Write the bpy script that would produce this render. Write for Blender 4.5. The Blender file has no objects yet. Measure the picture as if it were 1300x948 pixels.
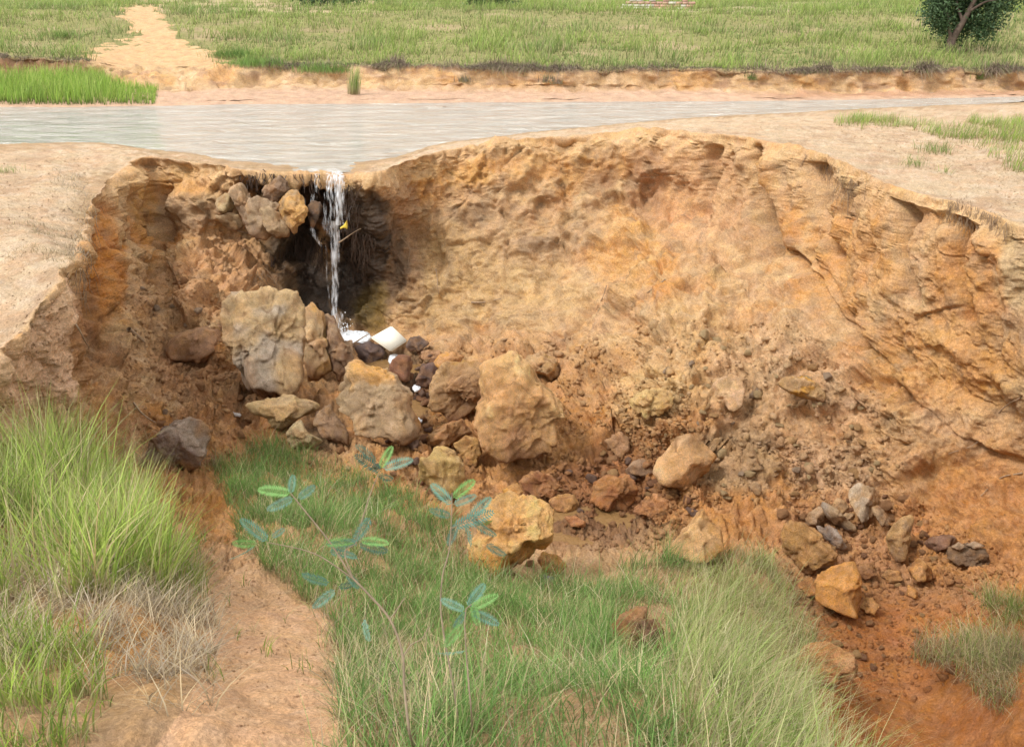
import bpy, math, random
import numpy as np
from mathutils import Vector
R = math.radians
random.seed(7); rng = np.random.default_rng(7)
scene = bpy.context.scene
COL = scene.collection

# ------------------------------------------------------------------ camera
CAM_H, PITCH, FPX, CX, CY = 2.5, R(21.0), 1394.0, 650.0, 474.0
cam_data = bpy.data.cameras.new('camera')
cam = bpy.data.objects.new('camera', cam_data); COL.objects.link(cam)
cam.location = (0, 0, CAM_H); cam.rotation_euler = (R(90) - PITCH, 0, 0)
cam_data.sensor_width = 36; cam_data.lens = 36 * FPX / 1300; cam_data.clip_end = 3000; cam_data.clip_start = 0.05
cam_data.dof.use_dof = True; cam_data.dof.focus_distance = 10.5; cam_data.dof.aperture_fstop = 20
scene.camera = cam

# ------------------------------------------------------------------ world, sun, exposure (bright overcast)
SUN_EL, SUN_AZ = R(50), R(-52)         # azimuth: light comes from the left, a little from behind the camera
world = bpy.data.worlds.new('World'); scene.world = world; world.use_nodes = True
wn, wl = world.node_tree.nodes, world.node_tree.links
bg = wn['Background']; bg.inputs[1].default_value = 0.12
sky = wn.new('ShaderNodeTexSky'); sky.sky_type = 'NISHITA'; sky.sun_disc = False
sky.sun_elevation = SUN_EL; sky.sun_rotation = R(180) - SUN_AZ; sky.dust_density = 3; sky.air_density = 1
cl = wn.new('ShaderNodeTexNoise'); cl.inputs['Scale'].default_value = 2.2; cl.inputs['Detail'].default_value = 5
tc = wn.new('ShaderNodeTexCoord'); mp = wn.new('ShaderNodeMapping'); mp.inputs['Scale'].default_value = (1, 1, 2.5)
wl.new(tc.outputs['Generated'], mp.inputs[0]); wl.new(mp.outputs[0], cl.inputs['Vector'])
rmp = wn.new('ShaderNodeValToRGB')
rmp.color_ramp.elements[0].position = .35; rmp.color_ramp.elements[0].color = (7.0, 6.9, 6.7, 1)
rmp.color_ramp.elements[1].position = .7; rmp.color_ramp.elements[1].color = (9.6, 9.45, 9.2, 1)
wl.new(cl.outputs['Fac'], rmp.inputs[0])
mx = wn.new('ShaderNodeMix'); mx.data_type = 'RGBA'; mx.inputs[0].default_value = .93
wl.new(sky.outputs[0], mx.inputs[6]); wl.new(rmp.outputs[0], mx.inputs[7]); wl.new(mx.outputs[2], bg.inputs[0])
sd = bpy.data.lights.new('sun', 'SUN'); sd.energy = 2.2; sd.angle = R(14); sd.color = (1, .965, .92)
sun = bpy.data.objects.new('sun', sd); COL.objects.link(sun)
sv = Vector((math.sin(SUN_AZ) * math.cos(SUN_EL), -math.cos(SUN_AZ) * math.cos(SUN_EL), math.sin(SUN_EL)))
sun.rotation_euler = (-sv).to_track_quat('-Z', 'Y').to_euler()
sun.location = sv * 40
scene.view_settings.view_transform = 'Standard'; scene.view_settings.look = 'None'
scene.view_settings.exposure = 0.60; scene.view_settings.gamma = 1

# ------------------------------------------------------------------ maths helpers
FW = np.array([0, math.cos(PITCH), -math.sin(PITCH)]); UP = np.array([0, math.sin(PITCH), math.cos(PITCH)])
RT = np.array([1.0, 0, 0]); CAM = np.array([0, 0, CAM_H])
def ray(px, py): return FW + (px - CX) / FPX * RT + (CY - py) / FPX * UP
def P(px, py, z):
    d = ray(px, py); return CAM + d * ((z - CAM_H) / d[2])
def PD(px, py, dist):
    d = ray(px, py); return CAM + d / np.linalg.norm(d) * dist
def project(V):
    q = V - CAM; f = np.maximum(q @ FW, 1e-3)
    return CX + FPX * (q @ RT) / f, CY - FPX * (q @ UP) / f, q @ FW
def hash3(ix, iy, iz, seed):
    h = (ix * 374761393 + iy * 668265263 + iz * 2147483647 + seed * 974634777) & 0xffffffff
    h = ((h ^ (h >> 13)) * 1274126177) & 0xffffffff
    h = ((h ^ (h >> 16)) * 2246822519) & 0xffffffff
    return h ^ (h >> 15)
def noise(V, scale, seed=0):
    p = V * scale + seed * 17.31; i = np.floor(p).astype(np.int64); f = p - i
    w = f * f * f * (f * (f * 6 - 15) + 10); out = np.zeros(len(V))
    for dx in (0, 1):
        for dy in (0, 1):
            for dz in (0, 1):
                h = hash3(i[:, 0] + dx, i[:, 1] + dy, i[:, 2] + dz, seed)
                gx = (h & 1023) / 511.5 - 1; gy = ((h >> 10) & 1023) / 511.5 - 1; gz = ((h >> 20) & 1023) / 511.5 - 1
                g = gx * (f[:, 0] - dx) + gy * (f[:, 1] - dy) + gz * (f[:, 2] - dz)
                out += g * (w[:, 0] if dx else 1 - w[:, 0]) * (w[:, 1] if dy else 1 - w[:, 1]) * (w[:, 2] if dz else 1 - w[:, 2])
    return out * 1.3
def fbm(V, scale, octs=4, seed=0, gain=.5, ridged=False):
    o = np.zeros(len(V)); a = 1.0
    for k in range(octs):
        n = noise(V, scale * 2.03 ** k, seed + k)
        if ridged: n = .5 - np.abs(n) * 1.6
        o += a * n; a *= gain
    return o
def cells(V, scale, seed=0):
    """distance to nearest / second nearest scattered point, and id of the nearest"""
    p = V * scale; i = np.floor(p).astype(np.int64)
    d1 = np.full(len(V), 9.0); d2 = np.full(len(V), 9.0); idn = np.zeros(len(V))
    for dx in (-1, 0, 1):
        for dy in (-1, 0, 1):
            for dz in (-1, 0, 1):
                c = i + (dx, dy, dz); h = hash3(c[:, 0], c[:, 1], c[:, 2], seed)
                q = c + np.stack([(h & 1023) / 1023, ((h >> 10) & 1023) / 1023, ((h >> 20) & 1023) / 1023], 1)
                d = np.linalg.norm(p - q, axis=1); near = d < d1
                d2 = np.where(near, d1, np.minimum(d2, d)); idn = np.where(near, (h >> 5 & 255) / 255, idn); d1 = np.where(near, d, d1)
    return d1, d2, idn
def facets(V, scale, seed=0, tilt=1.0):
    """broken faces: every cell is a randomly tilted plane; returns height (in cells) and distance to the cell edge"""
    p = V * scale; i = np.floor(p).astype(np.int64); d1 = np.full(len(V), 9.0); d2 = np.full(len(V), 9.0); hh = np.zeros(len(V)); h2 = np.zeros(len(V))
    for dx in (-1, 0, 1):
        for dy in (-1, 0, 1):
            for dz in (-1, 0, 1):
                c = i + (dx, dy, dz); h = hash3(c[:, 0], c[:, 1], c[:, 2], seed); g = hash3(c[:, 0], c[:, 1], c[:, 2], seed + 77)
                q = p - (c + np.stack([(h & 1023) / 1023, ((h >> 10) & 1023) / 1023, ((h >> 20) & 1023) / 1023], 1)); d = np.linalg.norm(q, axis=1)
                v = tilt * (q * (np.stack([(g & 1023) / 511.5, ((g >> 10) & 1023) / 511.5, ((g >> 20) & 1023) / 511.5], 1) - 1)).sum(1) + ((g >> 7) & 255) / 255 - .5
                near = d < d1; sec = ~near & (d < d2); h2 = np.where(near, hh, np.where(sec, v, h2)); d2 = np.where(near, d1, np.minimum(d2, d)); hh = np.where(near, v, hh); d1 = np.where(near, d, d1)
    e = d2 - d1; w = .5 + .5 * sstep(0, .10, e); return hh * w + h2 * (1 - w), e
def inpoly(x, y, poly):
    r = np.zeros(len(x), bool); n = len(poly)
    for k in range(n):
        x0, y0 = poly[k]; x1, y1 = poly[(k + 1) % n]
        if y0 == y1: continue
        c = ((y0 > y) != (y1 > y)) & (x < (x1 - x0) * (y - y0) / (y1 - y0) + x0); r ^= c
    return r
def segdist(x, y, pts):
    d = np.full(len(x), 1e9)
    for (ax, ay), (bx, by) in zip(pts[:-1], pts[1:]):
        vx, vy = bx - ax, by - ay; t = np.clip(((x - ax) * vx + (y - ay) * vy) / (vx * vx + vy * vy), 0, 1)
        d = np.minimum(d, np.hypot(x - ax - t * vx, y - ay - t * vy))
    return d
def sstep(a, b, x):
    t = np.clip((x - a) / (b - a), 0, 1); return t * t * (3 - 2 * t)
def mixc(c, col, f): return c + (np.array(col) - c) * f[:, None]

# ------------------------------------------------------------------ mesh helpers
def mesh_from(name, V, F, mat, cols=None, wet=None, smooth=True):
    me = bpy.data.meshes.new(name); F = np.asarray(F, dtype=np.int32); k = F.shape[1]
    me.vertices.add(len(V)); me.vertices.foreach_set('co', np.asarray(V, dtype=np.float32).ravel())
    me.loops.add(F.size); me.loops.foreach_set('vertex_index', F.ravel())
    me.polygons.add(len(F)); me.polygons.foreach_set('loop_start', np.arange(len(F), dtype=np.int32) * k)
    me.polygons.foreach_set('loop_total', np.full(len(F), k, dtype=np.int32))
    if smooth: me.polygons.foreach_set('use_smooth', np.ones(len(F), bool))
    me.update(calc_edges=True)
    if cols is not None:
        a = me.color_attributes.new('col', 'FLOAT_COLOR', 'POINT')
        al = np.ones(len(V)) if wet is None else wet
        a.data.foreach_set('color', np.concatenate([np.clip(cols, 0, 1), al[:, None]], 1).astype(np.float32).ravel())
    me.materials.append(mat); me.validate()
    return me
def link(name, me, parent=None, loc=None):
    o = bpy.data.objects.new(name, me); COL.objects.link(o)
    if loc is not None: o.location = loc
    if parent: o.parent = parent
    return o
def tag(o, label=None, cat=None, group=None, kind=None):
    if label: o['label'] = label
    if cat: o['category'] = cat
    if group: o['group'] = group
    if kind: o['kind'] = kind
    return o
def centred(name, V, F, mat, cols=None, wet=None, smooth=True, parent=None, base=None):
    V = np.asarray(V, float)
    if base is None:
        base = np.array([V[:, 0].mean(), V[:, 1].mean(), V[:, 2].min()])
    return link(name, mesh_from(name, V - base, F, mat, cols, wet, smooth), parent, base)
def tube(pts, r0, r1, n=6, sub=6):
    pts = np.array(pts, float); T = np.linspace(0, len(pts) - 1, (len(pts) - 1) * sub + 1); C = crom(pts, T)
    V = []; F = []; m = len(C)
    for i in range(m):
        t = C[min(i + 1, m - 1)] - C[max(i - 1, 0)]; t = t / (np.linalg.norm(t) + 1e-9)
        a = np.cross(t, (0.3, .9, .2)); a /= np.linalg.norm(a) + 1e-9; b = np.cross(t, a); r = r0 + (r1 - r0) * i / (m - 1)
        for k in range(n):
            an = 2 * math.pi * k / n; V.append(C[i] + r * (a * math.cos(an) + b * math.sin(an)))
    for i in range(m - 1):
        for k in range(n):
            k2 = (k + 1) % n; F.append((i * n + k, i * n + k2, (i + 1) * n + k2, (i + 1) * n + k))
    return np.array(V), np.array(F)
def crom(pts, T, tens=.5):
    n = len(pts); i = np.clip(np.floor(T).astype(int), 0, n - 2); f = T - i
    if n > 2:
        L = np.linalg.norm(np.diff(pts, axis=0), axis=-1, keepdims=True) + 1e-6; S = np.zeros_like(pts)
        S[1:-1] = (pts[2:] - pts[:-2]) / (L[1:] + L[:-1]); S[0] = (pts[1] - pts[0]) / L[0]; S[-1] = (pts[-1] - pts[-2]) / L[-1]
        k = tens * 2; sh = (len(T),) + (1,) * (pts.ndim - 1); f = f.reshape(sh); m1, m2 = S[i] * L[i] * k, S[i + 1] * L[i] * k; p1, p2 = pts[i], pts[i + 1]
        return (2*f**3 - 3*f**2 + 1) * p1 + (f**3 - 2*f**2 + f) * m1 + (-2*f**3 + 3*f**2) * p2 + (f**3 - f**2) * m2
    p0, p1, p2, p3 = pts[np.maximum(i - 1, 0)], pts[i], pts[i + 1], pts[np.minimum(i + 2, n - 1)]
    sh = (len(T),) + (1,) * (pts.ndim - 1); f = f.reshape(sh)
    m1, m2 = (p2 - p0) * tens, (p3 - p1) * tens
    return (2*f**3 - 3*f**2 + 1) * p1 + (f**3 - 2*f**2 + f) * m1 + (-2*f**3 + 3*f**2) * p2 + (f**3 - f**2) * m2
def join(parts):
    Vs, Fs, o = [], [], 0
    for V, F in parts: Vs.append(V); Fs.append(np.asarray(F) + o); o += len(V)
    return np.concatenate(Vs), np.concatenate(Fs)
def params(subs):
    T = [0.0]
    for k, s in enumerate(subs): T += [k + (j + 1) / s for j in range(s)]
    return np.array(T)
def loft(table, rowsubs, colsubs, rt=.42, ct=.5):
    """table [col][row] of world points -> dense grid"""
    A = np.array(table, float)                       # col,row,3
    G = crom(A, params(colsubs), ct)                 # dense cols
    G = np.swapaxes(G, 0, 1); G = crom(G, params(rowsubs), rt)
    return G                                         # rows, cols, 3
def gridfaces(nr, nc):
    i = np.arange(nr - 1)[:, None] * nc + np.arange(nc - 1)[None, :]; i = i.ravel()
    return np.stack([i, i + nc, i + nc + 1, i + 1], 1)
def gridnormals(G):
    du = np.gradient(G, axis=1); dv = np.gradient(G, axis=0); N = np.cross(dv, du)
    N /= np.linalg.norm(N, axis=2, keepdims=True) + 1e-12; return N

# ------------------------------------------------------------------ materials
def newmat(name):
    m = bpy.data.materials.new(name); m.use_nodes = True; nt = m.node_tree; return m, nt.nodes, nt.links, nt.nodes['Principled BSDF']
def earth_mat(name, scale=1.0, bump=1.0, rough=.95, vary=.22, grit=.7):
    """vertex colour 'col' (alpha = dryness) times grain, with fine relief"""
    m, n, l, b = newmat(name)
    at = n.new('ShaderNodeAttribute'); at.attribute_name = 'col'
    geo = n.new('ShaderNodeNewGeometry'); tco = n.new('ShaderNodeTexCoord')
    pos = geo.outputs['Position'] if name == 'earth' else tco.outputs['Object']
    def nz(s, d=4, r=.6):
        q = n.new('ShaderNodeTexNoise'); q.inputs['Scale'].default_value = s * scale; q.inputs['Detail'].default_value = d
        q.inputs['Roughness'].default_value = r; l.new(pos, q.inputs['Vector']); return q
    n1, n2, n3 = nz(7), nz(45, 6, .75), nz(190, 3, .7)
    vo = n.new('ShaderNodeTexVoronoi'); vo.inputs['Scale'].default_value = 38 * scale; l.new(pos, vo.inputs['Vector'])
    vd = n.new('ShaderNodeTexVoronoi'); vd.inputs['Scale'].default_value = 95 * scale; l.new(pos, vd.inputs['Vector'])
    def mr(src, a, c, lo, hi):
        q = n.new('ShaderNodeMapRange'); q.inputs[1].default_value = a; q.inputs[2].default_value = c; q.inputs[3].default_value = lo; q.inputs[4].default_value = hi
        l.new(src, q.inputs[0]); return q.outputs[0]
    def mul(a, c):
        q = n.new('ShaderNodeMath'); q.operation = 'MULTIPLY'; l.new(a, q.inputs[0]); l.new(c, q.inputs[1]); return q.outputs[0]
    def add(a, c, k=1.0):
        q = n.new('ShaderNodeMath'); q.operation = 'MULTIPLY_ADD'; l.new(c, q.inputs[0]); q.inputs[1].default_value = k; l.new(a, q.inputs[2]); return q.outputs[0]
    f = mul(mul(mr(n1.outputs['Fac'], .3, .7, 1 - vary * .6, 1 + vary * .6), mr(n2.outputs['Fac'], .3, .7, 1 - vary, 1 + vary)),
            mul(mr(n3.outputs['Fac'], .3, .7, 1 - vary * .8, 1 + vary * .8), mr(vd.outputs['Color'], 0, 1, 1 - .3 * grit, 1 + .3 * grit)))
    vm = n.new('ShaderNodeVectorMath'); vm.operation = 'SCALE'; l.new(at.outputs['Color'], vm.inputs[0]); l.new(f, vm.inputs['Scale'])
    hs = n.new('ShaderNodeHueSaturation'); l.new(mr(nz(3.1).outputs['Fac'], .3, .7, .496, .505), hs.inputs['Hue'])
    l.new(mr(nz(12).outputs['Fac'], .3, .7, .92, 1.06), hs.inputs['Saturation']); l.new(vm.outputs[0], hs.inputs['Color'])
    l.new(hs.outputs[0], b.inputs['Base Color'])
    h = add(add(mul(n2.outputs['Fac'], n1.outputs['Fac']), n3.outputs['Fac'], .35), vo.outputs['Distance'], .35 * grit)
    bu = n.new('ShaderNodeBump'); bu.inputs['Strength'].default_value = .9; bu.inputs['Distance'].default_value = .03 * bump / scale ** .5
    l.new(h, bu.inputs['Height']); l.new(bu.outputs[0], b.inputs['Normal'])
    l.new(mr(at.outputs['Alpha'], 0, 1, .22, rough), b.inputs['Roughness'])
    l.new(mr(at.outputs['Alpha'], 0, 1, .6, .12), b.inputs['Specular IOR Level'])
    return m
M_EARTH = earth_mat('earth'); M_ROCK = earth_mat('sandstone', 1.9, 2.2, .92, .28, .45)
def blade_mat(name, trans=.35):
    m, n, l, b = newmat(name); at = n.new('ShaderNodeAttribute'); at.attribute_name = 'col'
    l.new(at.outputs['Color'], b.inputs['Base Color']); b.inputs['Roughness'].default_value = .55; b.inputs['Specular IOR Level'].default_value = .25
    t = n.new('ShaderNodeBsdfTranslucent'); l.new(at.outputs['Color'], t.inputs[0])
    mxs = n.new('ShaderNodeMixShader'); mxs.inputs[0].default_value = trans
    l.new(b.outputs[0], mxs.inputs[1]); l.new(t.outputs[0], mxs.inputs[2]); l.new(mxs.outputs[0], n['Material Output'].inputs[0]); return m
M_BLADE = blade_mat('grass_blade')
def plain_mat(name, col, rough=.8, var=.25, sc=30, bump=.004):
    m, n, l, b = newmat(name); tco = n.new('ShaderNodeTexCoord'); q = n.new('ShaderNodeTexNoise'); q.inputs['Scale'].default_value = sc; q.inputs['Detail'].default_value = 5
    l.new(tco.outputs['Object'], q.inputs['Vector']); r = n.new('ShaderNodeValToRGB')
    r.color_ramp.elements[0].position = .3; r.color_ramp.elements[0].color = [c * (1 - var) for c in col] + [1]
    r.color_ramp.elements[1].position = .7; r.color_ramp.elements[1].color = [min(1, c * (1 + var)) for c in col] + [1]
    l.new(q.outputs[0], r.inputs[0]); l.new(r.outputs[0], b.inputs['Base Color']); b.inputs['Roughness'].default_value = rough
    bu = n.new('ShaderNodeBump'); bu.inputs['Distance'].default_value = bump; l.new(q.outputs[0], bu.inputs['Height']); l.new(bu.outputs[0], b.inputs['Normal']); return m
M_ROOT = plain_mat('dead_root', (.30, .21, .13)); M_DARKROOT = plain_mat('wet_root', (.055, .032, .02), .4)
M_STEM = plain_mat('green_stem', (.22, .17, .11)); M_FOAM = plain_mat('polystyrene', (.80, .77, .66), .7, .06, 90, .0015)
M_FOAMEDGE = plain_mat('stained_edge', (.50, .33, .14), .8, .3, 25); M_YELLOW = plain_mat('yellow_plastic', (.65, .50, .07), .4, .15)
M_BARK = plain_mat('bark', (.12, .085, .065), .9, .4, 12, .02); M_WHITE = plain_mat('white_scrap', (.75, .73, .70), .6, .1)

# ------------------------------------------------------------------ near terrain: sand flat, gully walls, floor and near bank
TAB = [
 [(-1500,420,-.2),(-700,440,.05),(-250,520,0),(-240,560,-.2),(-230,600,-.4),(-220,640,-.6),(-220,680,-.5),(-220,730,-.35),(-230,790,-.2),(-250,858,0),(-260,948,.3)],
 [(-1300,330,-.2),(-450,370,.05),(-60,480,-.02),(-45,530,-.3),(-35,580,-.6),(-20,640,-.9),(-20,670,-.75),(-30,710,-.45),(-40,770,-.2),(-60,858,.05),(-80,948,.35)],
 [(-1000,260,-.2),(-250,300,.08),(20,434,.04),(33,500,-.44),(48,570,-.86),(58,645,-1.22),(60,670,-1.0),(60,700,-.5),(60,760,-.2),(60,858,.05),(60,948,.35)],
 [(-700,215,-.2),(-80,268,.12),(84,346,.25),(90,425,-.22),(92,520,-.75),(98,620,-1.42),(140,655,-1.4),(140,715,-.55),(140,770,-.2),(150,858,.05),(150,948,.35)],
 [(-560,196,-.2),(-20,240,.08),(97,322,.10),(99,420,-.8),(97,512,-1.4),(110,608,-1.88),(165,640,-1.6),(175,702,-.8),(185,770,-.3),(195,858,0),(200,948,.32)],
 [(-450,182,-.2),(30,225,.08),(108,292,0),(106,370,-.68),(116,460,-1.28),(165,575,-1.85),(190,620,-1.75),(210,690,-1.1),(225,770,-.5),(235,858,-.1),(240,948,.3)],
 [(-150,172,-.2),(70,195,.06),(128,248,0),(150,330,-.7),(165,400,-1.15),(215,540,-1.85),(235,600,-1.95),(270,680,-1.4),(300,770,-.8),(320,858,-.3),(330,948,.2)],
 [(20,166,-.25),(130,186,.03),(183,203,.02),(185,290,-.8),(200,370,-1.2),(250,500,-1.85),(300,590,-1.95),(340,660,-1.6),(370,770,-.9),(390,858,-.35),(400,948,.2)],
 [(130,168,-.3),(205,192,.01),(250,208,.03),(245,300,-.8),(260,380,-1.25),(310,480,-1.9),(370,570,-2),(410,640,-1.75),(440,770,-.95),(460,858,-.4),(470,948,.2)],
 [(240,172,-.3),(305,203,-.01),(330,219,.02),(325,290,-.85),(340,370,-1.4),(380,450,-1.95),(440,560,-2.05),(470,625,-1.9),(510,750,-1.2),(530,858,-.45),(540,948,.2)],
 [(360,176,-.3),(410,206,-.03),(425,222,-.02),(428,290,-.85),(433,360,-1.55),(445,425,-2.0),(500,540,-2.1),(530,620,-2.0),(570,740,-1.5),(600,858,-.45),(610,948,.2)],
 [(480,176,-.3),(490,202,0),(480,222,.05),(480,300,-.8),(490,360,-1.4),(500,430,-1.98),(560,530,-2.1),(600,620,-2.1),(640,735,-1.7),(670,858,-.5),(680,948,.2)],
 [(560,166,-.3),(555,186,.02),(545,197,.12),(545,270,-.6),(550,350,-1.3),(570,432,-1.9),(630,530,-2.05),(680,640,-2.15),(710,740,-1.8),(740,858,-.55),(750,948,.2)],
 [(680,155,-.3),(660,172,.04),(640,182,.2),(650,260,-.5),(660,345,-1.2),(680,430,-1.8),(720,540,-2),(750,650,-2.2),(780,740,-1.8),(810,858,-.6),(820,948,.2)],
 [(820,140,-.3),(790,160,.05),(745,172,.3),(750,250,-.4),(765,330,-1.0),(780,440,-1.6),(800,560,-1.95),(820,650,-2.15),(850,740,-1.8),(890,858,-.8),(900,948,.1)],
 [(940,132,-.3),(905,151,.05),(850,168,.4),(850,250,-.35),(850,335,-.8),(860,450,-1.3),(870,580,-1.95),(890,670,-2.15),(920,750,-1.9),(950,858,-1.1),(970,948,-.2)],
 [(1060,128,-.3),(1010,150,.12),(960,178,.45),(960,260,-.25),(965,340,-.75),(960,450,-1.25),(960,590,-1.95),(970,680,-2.15),(990,760,-2.15),(1030,858,-1.9),(1050,948,-1.2)],
 [(1180,122,-.3),(1110,152,.2),(1060,205,.45),(1060,280,-.1),(1065,380,-.75),(1055,480,-1.3),(1050,610,-2.0),(1055,690,-2.2),(1070,770,-2.3),(1100,858,-2.35),(1120,948,-2.2)],
 [(1330,118,-.3),(1230,158,.3),(1150,243,.45),(1145,320,-.05),(1150,430,-.8),(1140,530,-1.4),(1130,640,-2.05),(1130,710,-2.25),(1140,780,-2.3),(1160,858,-2.35),(1180,948,-2.3)],
 [(1500,115,-.3),(1350,180,.4),(1220,263,.45),(1215,350,-.1),(1220,460,-.85),(1220,570,-1.55),(1215,670,-2.0),(1210,730,-2.15),(1215,790,-2.2),(1225,858,-2.2),(1230,948,-2.2)],
 [(1700,120,-.3),(1480,230,.45),(1300,292,.45),(1300,380,-.1),(1300,490,-.8),(1300,600,-1.55),(1295,690,-1.9),(1290,750,-1.95),(1290,800,-1.95),(1300,858,-1.9),(1310,948,-1.85)],
 [(2100,130,-.3),(1700,320,.45),(1480,390,.45),(1470,480,-.1),(1460,590,-.7),(1450,680,-1.3),(1440,740,-1.6),(1430,780,-1.6),(1420,830,-1.6),(1420,880,-1.5),(1420,948,-1.3)],
 [(2700,150,-.3),(2200,450,.45),(1900,560,.45),(1850,640,0),(1820,720,-.5),(1780,800,-.8),(1720,850,-.8),(1700,880,-.7),(1690,920,-.6),(1680,960,-.4),(1670,1000,-.2)],
]
W = []
for ci, c in enumerate(TAB):
    pts = [P(*p) for p in c]
    d = pts[1] - pts[2]; d = d / np.linalg.norm(d[:2]); k = min(.16, .35 * np.linalg.norm((pts[1] - pts[2])[:2]))
    pts.insert(2, pts[2] + d * k)
    pts.append(np.array([-7 + 15 * ci / (len(TAB) - 1), -5, .9]))
    W.append(np.array(pts))
W.insert(0, W[0] + (-16, 0, 0)); W.append(W[-1] + (18, 0, 0))
ROWSUB = [20, 56, 12, 92, 92, 92, 84, 72, 56, 40, 30, 12]
COLSUB = [16] + [44] * (len(W) - 3) + [16]
G = loft(W, ROWSUB, COLSUB); NR, NC = G.shape[:2]
N = gridnormals(G); V = G.reshape(-1, 3); NV = N.reshape(-1, 3)
if NV[:, 2].mean() < 0: NV = -NV; FLIP = True
else: FLIP = False
rowT = np.repeat(params(ROWSUB), NC)       # 0 O,1 F,2 R0,3 R,4 W1,5 W2,6 T,7 G1,8 G2,9 B1,10 B2,11 B3,12 C
px, py, pd = project(V)
inwall = sstep(2.6, 3.3, rowT) * (1 - sstep(6.0, 7.0, rowT)); floor = sstep(5.8, 6.8, rowT) * (1 - sstep(8.2, 9, rowT)); bank = sstep(8, 9, rowT)
flat = 1 - sstep(2.2, 3.0, rowT)
talus = sstep(0, 60, px - 770) * (1 - sstep(1120, 1200, px)) * sstep(0, 90, py - 330 - .15 * np.abs(px - 900)) * (1 - sstep(680, 760, py)) * inwall.clip(0, 1)
talus = np.maximum(talus, sstep(0, 60, px - 700) * (1 - sstep(1150, 1200, px)) * sstep(410, 470, py) * (1 - sstep(660, 740, py)))
lslope = sstep(180, 230, px) * (1 - sstep(300, 340, px)) * sstep(290, 340, py) * (1 - sstep(520, 600, py))
HN = (NV * (1, 1, 0)).reshape(NR, NC, 3)[int(sum(ROWSUB[:3]) + 30)]; HN = HN / np.linalg.norm(HN, axis=1, keepdims=True); HN = np.tile(HN, (NR, 1)); fdisp = 0 * px
# coarse to fine relief, carried along the surface normal
big = fbm(V, .75, 2, 3); mid = fbm(V, 2.1, 3, 11, .55); rid = fbm(V * (1, 1, .8), 2.6, 4, 23, .55, True)
fine = fbm(V, 11, 3, 31, .6); d1, d2, cid = cells(V + .05 * np.stack([fine, -fine, fine], 1), 5.5, 3); e1, e2, eid = cells(V + .02 * fine[:, None], 15, 8)
s1, s2, sid = cells(V * (1, 1, .7) + .12 * np.stack([mid, -mid, mid], 1), 1.9, 5)      # broken slabs of soil
cliff = inwall * (1 - talus) * (1 - .6 * lslope)
Vw = V + .10 * np.stack([mid, rid, -mid], 1)
fa1, fe1 = facets(Vw * (1, 1, .55), 1.15, 101); fa2, fe2 = facets((Vw + .03 * fine[:, None]) * (1, 1, .6), 3.1, 102); fa3, fe3 = facets((Vw + .02 * fine[:, None]) * (1, 1, .7), 8.5, 103); fa4, fe4 = facets(V + .01 * fine[:, None], 22, 104)
t1_, t2_, tid = cells(V * (1.1, 1.1, .8) + .08 * np.stack([mid, rid, -mid], 1), 4.2, 15)
small = (1 - .6 * sstep(930, 1060, px)) * (1 - .55 * (1 - sstep(85, 100, px)) * (rowT > 3))
disp = cliff * (.16 * big + small * (.11 * mid + .06 * (rid - .3)) + .015 * fine + small * .09 * (sid - .5) * sstep(0, .10, s2 - s1) - .03 * (1 - sstep(0, .05, s2 - s1)) + .055 * (tid - .5) * sstep(0, .08, t2_ - t1_) + .012 * eid * sstep(0, .15, e2 - e1))
u1, u2, uid = cells(V + .06 * np.stack([mid, -mid, rid], 1), 3.0, 25)
disp += cliff * (.15 * fa1 * (.5 + .5 * small) + small * (.055 * fa2 + .018 * fa3) + .008 * fa4 - .03 * np.exp(-(fe1 / .03) ** 2) * (mid > 0)) + (talus + lslope).clip(0, 1) * (.11 * fa1 + .13 * fa2 + .055 * fa3 + .020 * fa4) + floor * (1 - talus) * (.08 * fa1 + .085 * fa2 + .036 * fa3 + .014 * fa4)
disp += talus * (.05 * mid + .10 * (uid - .4) * sstep(0, .12, u2 - u1) * sstep(400, 470, py) + .07 * (cid - .35) * sstep(0, .15, d2 - d1) + .03 * eid * sstep(0, .2, e2 - e1) + .02 * fine)
disp += lslope * (.05 * mid + .03 * (rid - .3) + .02 * eid * sstep(.0, .2, e2 - e1))
disp += floor * (1 - talus) * (.06 * mid + .07 * (uid - .5) * sstep(0, .12, u2 - u1) + .04 * cid * sstep(0, .2, d2 - d1) + .025 * eid * sstep(0, .2, e2 - e1) + .012 * fine)
disp += bank * (.06 * mid + .012 * fine + .015 * noise(V, 6, 77))
disp += flat * np.where(V[:, 2] > .02, 1, .3) * (.03 * noise(V, 1.3, 91) + .012 * fine + .012 * noise(V, 4.5, 92) + .010 * fa3)
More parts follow.
